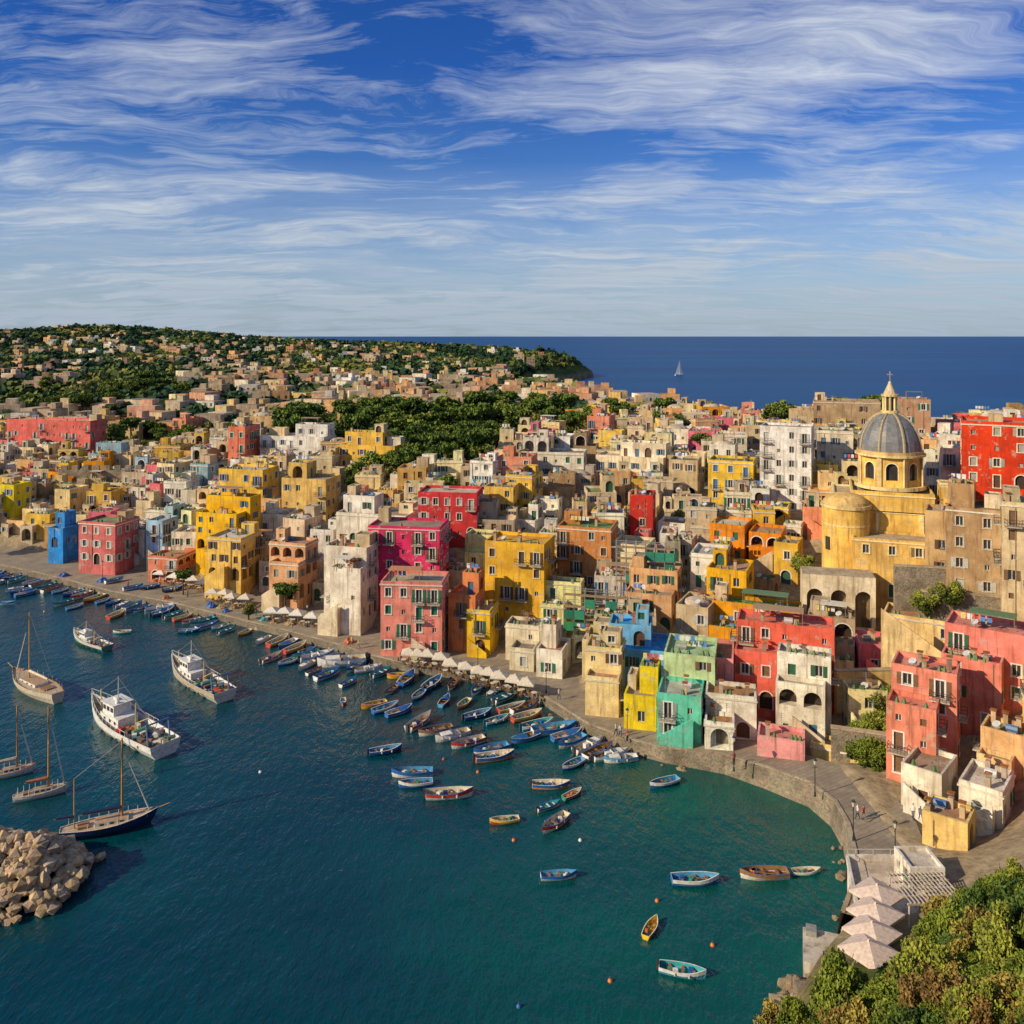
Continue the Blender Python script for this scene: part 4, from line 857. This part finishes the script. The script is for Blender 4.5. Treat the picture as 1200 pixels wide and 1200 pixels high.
for px,py,c in [(770,1056,OR),(835,1108,OR),(608,1180,BL),(602,985,OR),(52,717,YE),(560,905,OR),(935,1150,OR),(520,890,RD),(680,985,WH),(715,1150,OR),(305,905,WH)]:
    X,Y=gp(px,py); mb=MB(); dome(mb,0,0,0,.22,.25,c,10,5,1); mb.cyl((0,0,-.2),(0,0,0),.16,.22,10,c); mb.cyl((0,0,.22),(0,0,.4),.05,.05,6,(.1,.1,.1)); mb.obj('mooring_buoy',(X,Y,0))
# ---------------------------------------------------------------- parasols, lamps, tables, nets
def parasol(name,c,sz,n=4):
    mb=MB(); mb.cyl((0,0,0),(0,0,2.7),.04,.04,6,(.5,.45,.4)); mb.cyl((0,0,0),(0,0,.1),.3,.3,8,(.3,.3,.3)); P=[(sz*math.cos(2*math.pi*(i+.5)/n),sz*math.sin(2*math.pi*(i+.5)/n)) for i in range(n)]
    for i in range(n):
        a=P[i];b=P[(i+1)%n]; mb.poly([(*a,2.15),(*b,2.15),(0,0,2.85)],c,1); mb.poly([(*a,1.95),(*b,1.95),(*b,2.15),(*a,2.15)],tuple(v*.95 for v in c),1)
    mb.box(0,0,2.84,.15,.15,.12,c,1); return mb.mesh('parasol')
PS=[parasol('p',(.72,.64,.5),1.8),parasol('p',(.78,.74,.66),1.8),parasol('p',(.76,.60,.50),2.4)]
mb=MB(); mb.cyl((0,0,.72),(0,0,.76),.45,.45,10,(.7,.68,.62)); mb.cyl((0,0,0),(0,0,.72),.04,.04,6,(.2,.2,.2)); mb.cyl((0,0,0),(0,0,.04),.28,.28,8,(.2,.2,.2))
for a in (0,2.1,4.2):
    x,y=.8*math.cos(a),.8*math.sin(a); mb.box(x,y,.42,.42,.42,.05,(.3,.17,.08),1,a); mb.box(x*1.24,y*1.24,.47,.05,.42,.45,(.3,.17,.08),1,a)
    for dx in (-.17,.17):
        for dy in (-.17,.17): mb.box(x+dx,y+dy,0,.04,.04,.42,(.3,.17,.08),1)
TB=mb.mesh('cafe_table')
def prow(p0,p1,n,k):
    for i in range(n):
        t=i/(n-1); px=p0[0]+(p1[0]-p0[0])*t+R.uniform(-3,3); py=p0[1]+(p1[1]-p0[1])*t+R.uniform(-1.5,1.5); X,Y=gp(px,py,1.5+2.2)
        place(PS[k],'parasol',(X,Y,zq(X)+.02),R.uniform(.2,.6)+math.radians(-30)); place(TB,'cafe_table',(X+1,Y-.4,zq(X)+.02),R.random()); place(TB,'cafe_table',(X-1,Y+.5,zq(X)+.02),R.random())
prow((478,762),(515,766),4,0); prow((530,775),(615,797),7,0); prow((208,672),(240,680),4,1); prow((318,712),(385,720),5,1); prow((190,668),(206,672),2,1); prow((250,690),(285,697),4,0)
# restaurant terrace
mb=MB(); zt=3.4; pl=[(25.5,66.5),(29.5,71),(33,84),(41.5,84),(39,66)]
n_=len(pl); mb.poly([(*p,zt) for p in [pl[0],pl[4],pl[3],pl[2],pl[1]]],(.64,.56,.47),0)
for i in range(n_):
    a=pl[i];b=pl[(i+1)%n_]; mb.poly([(*a,-2),(*a,zt),(*b,zt),(*b,-2)],(.76,.71,.63),0)
for i in (0,1,2):
    a=np.array(pl[i]);b=np.array(pl[i+1]); Lw=np.linalg.norm(b-a); ang=math.atan2(b[1]-a[1],b[0]-a[0]); m=(a+b)/2; mb.box(m[0],m[1],zt+.003,Lw,.25,.55,(.78,.75,.7),0,ang)
    for q in range(int(Lw/1.5)): pp=a+(b-a)*(q+.5)/int(Lw/1.5); mb.cyl((pp[0],pp[1],zt+.55),(pp[0],pp[1],zt+1.1),.03,.03,4,(.6,.6,.6))
    mb.cyl((*a,zt+1.1),(*b,zt+1.1),.035,.035,4,(.6,.6,.6))
block(mb,38.4,80.5,3.2,3.4,zt-1,zt,zt+2.5,(.80,.76,.68),(.66,.6,.52),dict(sh=(.2,.3,.35),trim=None,balc=0,loggia=0,dens=1,pitch=1.6),random.Random(3),par=.3)
block(mb,37.6,70.5,3.0,5.0,zt-1,zt,zt+2.8,(.78,.72,.64),(.6,.54,.46),dict(sh=(.2,.3,.35),trim=None,balc=0,loggia=0,dens=1,pitch=1.6),random.Random(4),par=.3)
for i in range(5):
    mb.box(36.8,73.9+i*1.0,zt+2.4,5.2,.14,.16,(.5,.4,.3),1,.05)
for i in range(14): mb.box(34.4+i*.37,75.9,zt+2.57,.09,4.4,.07,(.6,.52,.44),1,.05)
for x in (34.4,39.2):
    for y in (73.9,77.7): mb.cyl((x,y,zt),(x,y,zt+2.4),.07,.07,6,(.6,.55,.5))
mb.obj('restaurant_terrace')
mb=MB(); mb.box(0,0,-2,4.5,3.4,3.6,(.6,.55,.48),0); mb.box(0,-1.6,1.602,4.3,.15,.6,(.75,.72,.66),0); mb.box(1.6,1.0,1.602,1.0,.9,.5,(.3,.3,.28),1); mb.obj('landing_platform',(27.2,74.5,0),1.25)
for i,(px,py) in enumerate([(1028,1040),(1026,1062),(1022,1084),(1018,1106)]):
    X,Y=gp(px,py,6); place(PS[2],'parasol',(X,Y,zt+.01),math.radians(35)); place(TB,'cafe_table',(X-1,Y-.6,zt+.01),.3); place(TB,'cafe_table',(X+1,Y+.6,zt+.01),.9)
    X,Y=gp(px+64,py-2,6); place(TB,'cafe_table',(X,Y,zt+.01),R.random())
mb=MB(); mb.cyl((0,0,0),(0,0,.5),.14,.09,8,(.03,.04,.04)); mb.cyl((0,0,.5),(0,0,3.6),.06,.045,8,(.03,.04,.04)); mb.cyl((0,0,3.6),(0,0,4.1),.1,.2,6,(.6,.58,.5)); mb.cyl((0,0,4.1),(0,0,4.35),.26,.04,6,(.03,.04,.04)); mb.cyl((-.3,0,3.3),(.3,0,3.3),.025,.025,4,(.03,.04,.04))
LM=mb.mesh('street_lamp')
for px,py in [(860,903),(955,932),(1000,985),(1049,1012),(735,868),(640,812),(560,785),(360,735),(250,700),(120,680)]:
    X,Y=gp(px,py,zq(gp(px,py)[0])); place(LM,'street_lamp',(X,Y,zq(X)),R.random())
def netpile(c,seed):
    rs=np.random.RandomState(seed); mb=MB(); n=14; m=5; hh=rs.uniform(.8,1.2,(m+1,n))
    for k in range(m):
        for i in range(n):
            f=lambda kk,ii:((1-kk/m)*1.1*hh[min(kk,m),ii%n]*math.cos(2*math.pi*ii/n),(1-kk/m)*.8*hh[min(kk,m),ii%n]*math.sin(2*math.pi*ii/n),.7*math.sin(math.pi/2*kk/m)*hh[kk,0 if kk==m else ii%n])
            mb.poly([f(k,i),f(k,i+1),f(k+1,i+1),f(k+1,i)] if k<m-1 else [f(k,i),f(k,i+1),f(m,0)],c,1)
    return mb.mesh('fishing_net_pile')
NP=[netpile((.03,.12,.4),1),netpile((.45,.12,.05),2),netpile((.05,.3,.35),3),netpile((.35,.25,.12),4)]
for _ in range(60):
    i=R.randrange(6,len(SH)-2)
    if -110<SH[i][0]<0: q=SH[i]+SHn[i]*R.uniform(1.2,4.5); place(NP[R.choice([0,0,1,2,3])],'fishing_net_pile',(q[0],q[1],zq(q[0])+.01),R.random()*6,(R.uniform(.6,1.3),)*3)
# ---------------------------------------------------------------- people
def person_mesh(seed,walk):
    r=random.Random(seed); s=.3*walk
    J=[(0,0,.95),(0,0,1.15),(0,0,1.38),(0,0,1.5),(0,.02,1.62),(0,.02,1.72),
       (.1,0,.9),(.1,-s*.6,.5),(.1,-s*.9,.08),(.1,-s*.9-.16,.04), (-.1,0,.9),(-.1,s*.3,.5),(-.1,s*1.1,.1),(-.1,s*1.1-.15,.04),
       (.19,0,1.38),(.25,s*.4,1.12),(.25,s*.3-.1,.88),(.25,s*.3-.13,.79),(-.19,0,1.38),(-.25,-s*.4,1.12),(-.25,-s*.5-.1,.9),(-.25,-s*.5-.14,.81)]
    E=[(0,1),(1,2),(2,3),(3,4),(4,5),(0,6),(6,7),(7,8),(8,9),(0,10),(10,11),(11,12),(12,13),(2,14),(14,15),(15,16),(16,17),(2,18),(18,19),(19,20),(20,21)]
    Rd=[.14,.13,.15,.06,.1,.08,.1,.07,.045,.04,.1,.07,.045,.04,.06,.045,.035,.03,.06,.045,.035,.03]
    me=bpy.data.meshes.new('person'); me.from_pydata(J,E,[]); o=bpy.data.objects.new('tmp_person',me); sc.collection.objects.link(o)
    md=o.modifiers.new('skin','SKIN'); 
    for i,v in enumerate(me.skin_vertices[0].data): v.radius=(Rd[i],Rd[i]*.8)
    me.skin_vertices[0].data[0].use_root=True; sb=o.modifiers.new('s','SUBSURF'); sb.levels=1
    dg=bpy.context.evaluated_depsgraph_get(); m2=bpy.data.meshes.new_from_object(o.evaluated_get(dg)); bpy.data.objects.remove(o)
    shirt=r.choice([(.7,.7,.68),(.5,.06,.05),(.05,.15,.4),(.65,.5,.1),(.1,.1,.1)]); pant=r.choice([(.03,.05,.12),(.25,.2,.14),(.04,.04,.04)])
    m2.materials.clear()
    for m in MATS: m2.materials.append(m)
    at=m2.color_attributes.new('Col','FLOAT_COLOR','CORNER'); cols=[]
    for p in m2.polygons:
        c=p.center; col=pant if c.z<.93 else shirt
        if c.z>1.47: col=(.5,.3,.2)
        if c.z>1.66 or (c.z>1.56 and c.y>.05): col=(.06,.035,.02)
        if abs(c.x)>.19 and c.z<1.15: col=(.5,.3,.2)
        if c.z<.09: col=(.03,.03,.03)
        cols+= [(*col,1)]*p.loop_total
    at.data.foreach_set('color',np.array(cols).ravel()); m2.polygons.foreach_set('material_index',[1]*len(m2.polygons)); m2.polygons.foreach_set('use_smooth',[True]*len(m2.polygons)); m2.name='person'; return m2
PM=[person_mesh(i,w) for i,w in enumerate((1,.2,.8,0,1))]
for px,py in [(722,862),(727,864),(735,868),(860,897),(1005,960),(1012,962),(1070,960),(540,786),(548,788),(420,760),(412,757),(300,722),(330,728),(220,700),(205,696),(150,690),(470,775),(655,820)]:
    z=zq(gp(px,py)[0]); X,Y=gp(px,py,z); place(PM[R.randrange(5)],'person',(X,Y,z+.02),R.random()*6.28)
# ---------------------------------------------------------------- world, sun, camera
el=math.radians(27); az=math.atan2(-.90,-.44)
w=bpy.data.worlds.new('World'); sc.world=w; w.use_nodes=True; nt=w.node_tree; bg=nt.nodes['Background']
sky=N(nt,'ShaderNodeTexSky'); sky.sky_type='NISHITA'; sky.sun_disc=False; sky.sun_elevation=el; sky.sun_rotation=az%(2*math.pi); sky.air_density=1.0; sky.dust_density=.6; sky.ozone_density=2.0
tc=N(nt,'ShaderNodeTexCoord').outputs['Generated']; sp=N(nt,'ShaderNodeSeparateXYZ'); nt.links.new(tc,sp.inputs[0])
zc=math_(nt,'ADD',math_(nt,'MAXIMUM',sp.outputs[2],0),.13)
cb=N(nt,'ShaderNodeCombineXYZ'); nt.links.new(math_(nt,'DIVIDE',sp.outputs[0],zc),cb.inputs[0]); nt.links.new(math_(nt,'DIVIDE',sp.outputs[1],zc),cb.inputs[1])
uv0=cb.outputs[0]
wn=N(nt,'ShaderNodeTexNoise'); wn.inputs['Scale'].default_value=.8; wn.inputs['Detail'].default_value=4; wn.inputs['Roughness'].default_value=.55; nt.links.new(uv0,wn.inputs['Vector'])
vm=N(nt,'ShaderNodeVectorMath',operation='MULTIPLY_ADD'); nt.links.new(wn.outputs['Color'],vm.inputs[0]); vm.inputs[1].default_value=(.9,.9,0); nt.links.new(uv0,vm.inputs[2]); uv=vm.outputs[0]
big=noise(nt,mapping(nt,uv,(.75,1.0,1),(0,0,.25),(1.3,.4,0)),1.0,4,.55,.2)
mid=noise(nt,mapping(nt,uv,(1.0,1.9,1),(0,0,.55),(7,1,0)),1.6,6,.65,.3)
str1=noise(nt,mapping(nt,uv,(.9,3.4,1),(0,0,.75)),1.6,7,.7,.15)
str2=noise(nt,mapping(nt,uv,(.8,6.0,1),(0,0,-.45),(5,2,0)),1.5,7,.72,.2)
fine=noise(nt,mapping(nt,uv,(2.2,8,1),(0,0,.35)),4.0,5,.75,.2)
cl=math_(nt,'ADD',math_(nt,'ADD',math_(nt,'MULTIPLY',big,1.7),math_(nt,'MULTIPLY',mid,.8)),math_(nt,'ADD',math_(nt,'MULTIPLY',str1,.75),math_(nt,'ADD',math_(nt,'MULTIPLY',str2,.6),math_(nt,'MULTIPLY',fine,.35))))
cf=mrange(nt,cl,2.02,2.66,0,.95)
hz=mrange(nt,sp.outputs[2],0.02,.2,.9,0)
tot=math_(nt,'MINIMUM',math_(nt,'ADD',cf,math_(nt,'MULTIPLY',hz,mrange(nt,mid,.3,.62,.5,1.1))),.96)
tint=mix(nt,mrange(nt,sp.outputs[2],0,.3,0,1),(.5,.68,.95),(.12,.36,.86))
tint=mix(nt,mrange(nt,sp.outputs[2],.42,.75,0,1),tint,(.7,.85,1.0))
deep=mix(nt,1.0,sky.outputs[0],tint,'MULTIPLY')
cc=mix(nt,mrange(nt,sp.outputs[2],0,.24,0,1),(3.4,4.05,4.8),(6.2,6.6,7.1))
cc=mix(nt,mrange(nt,str2,.35,.65,.4,0),cc,(2.5,3.2,4.3))
col=mix(nt,tot,deep,cc)
nt.links.new(col,bg.inputs[0]); bg.inputs[1].default_value=.12
sl=bpy.data.lights.new('sun','SUN'); sl.energy=5.0; sl.angle=math.radians(.5); sl.color=(1,.83,.56); so=bpy.data.objects.new('sun',sl); sc.collection.objects.link(so)
dirv=Vector((math.sin(az)*math.cos(el),math.cos(az)*math.cos(el),math.sin(el))); so.rotation_euler=dirv.to_track_quat('Z','Y').to_euler()
cd=bpy.data.cameras.new('camera'); cam=bpy.data.objects.new('camera',cd); sc.collection.objects.link(cam); cam.location=(0,0,H); cam.rotation_euler=(math.pi/2,0,0)
cd.lens=30; cd.sensor_width=36; cd.shift_y=-206/1200; cd.clip_end=400000; cd.clip_start=.5; sc.camera=cam
sc.view_settings.view_transform='Standard'; sc.view_settings.look='None'; sc.view_settings.exposure=0
print('objects',len(sc.objects))
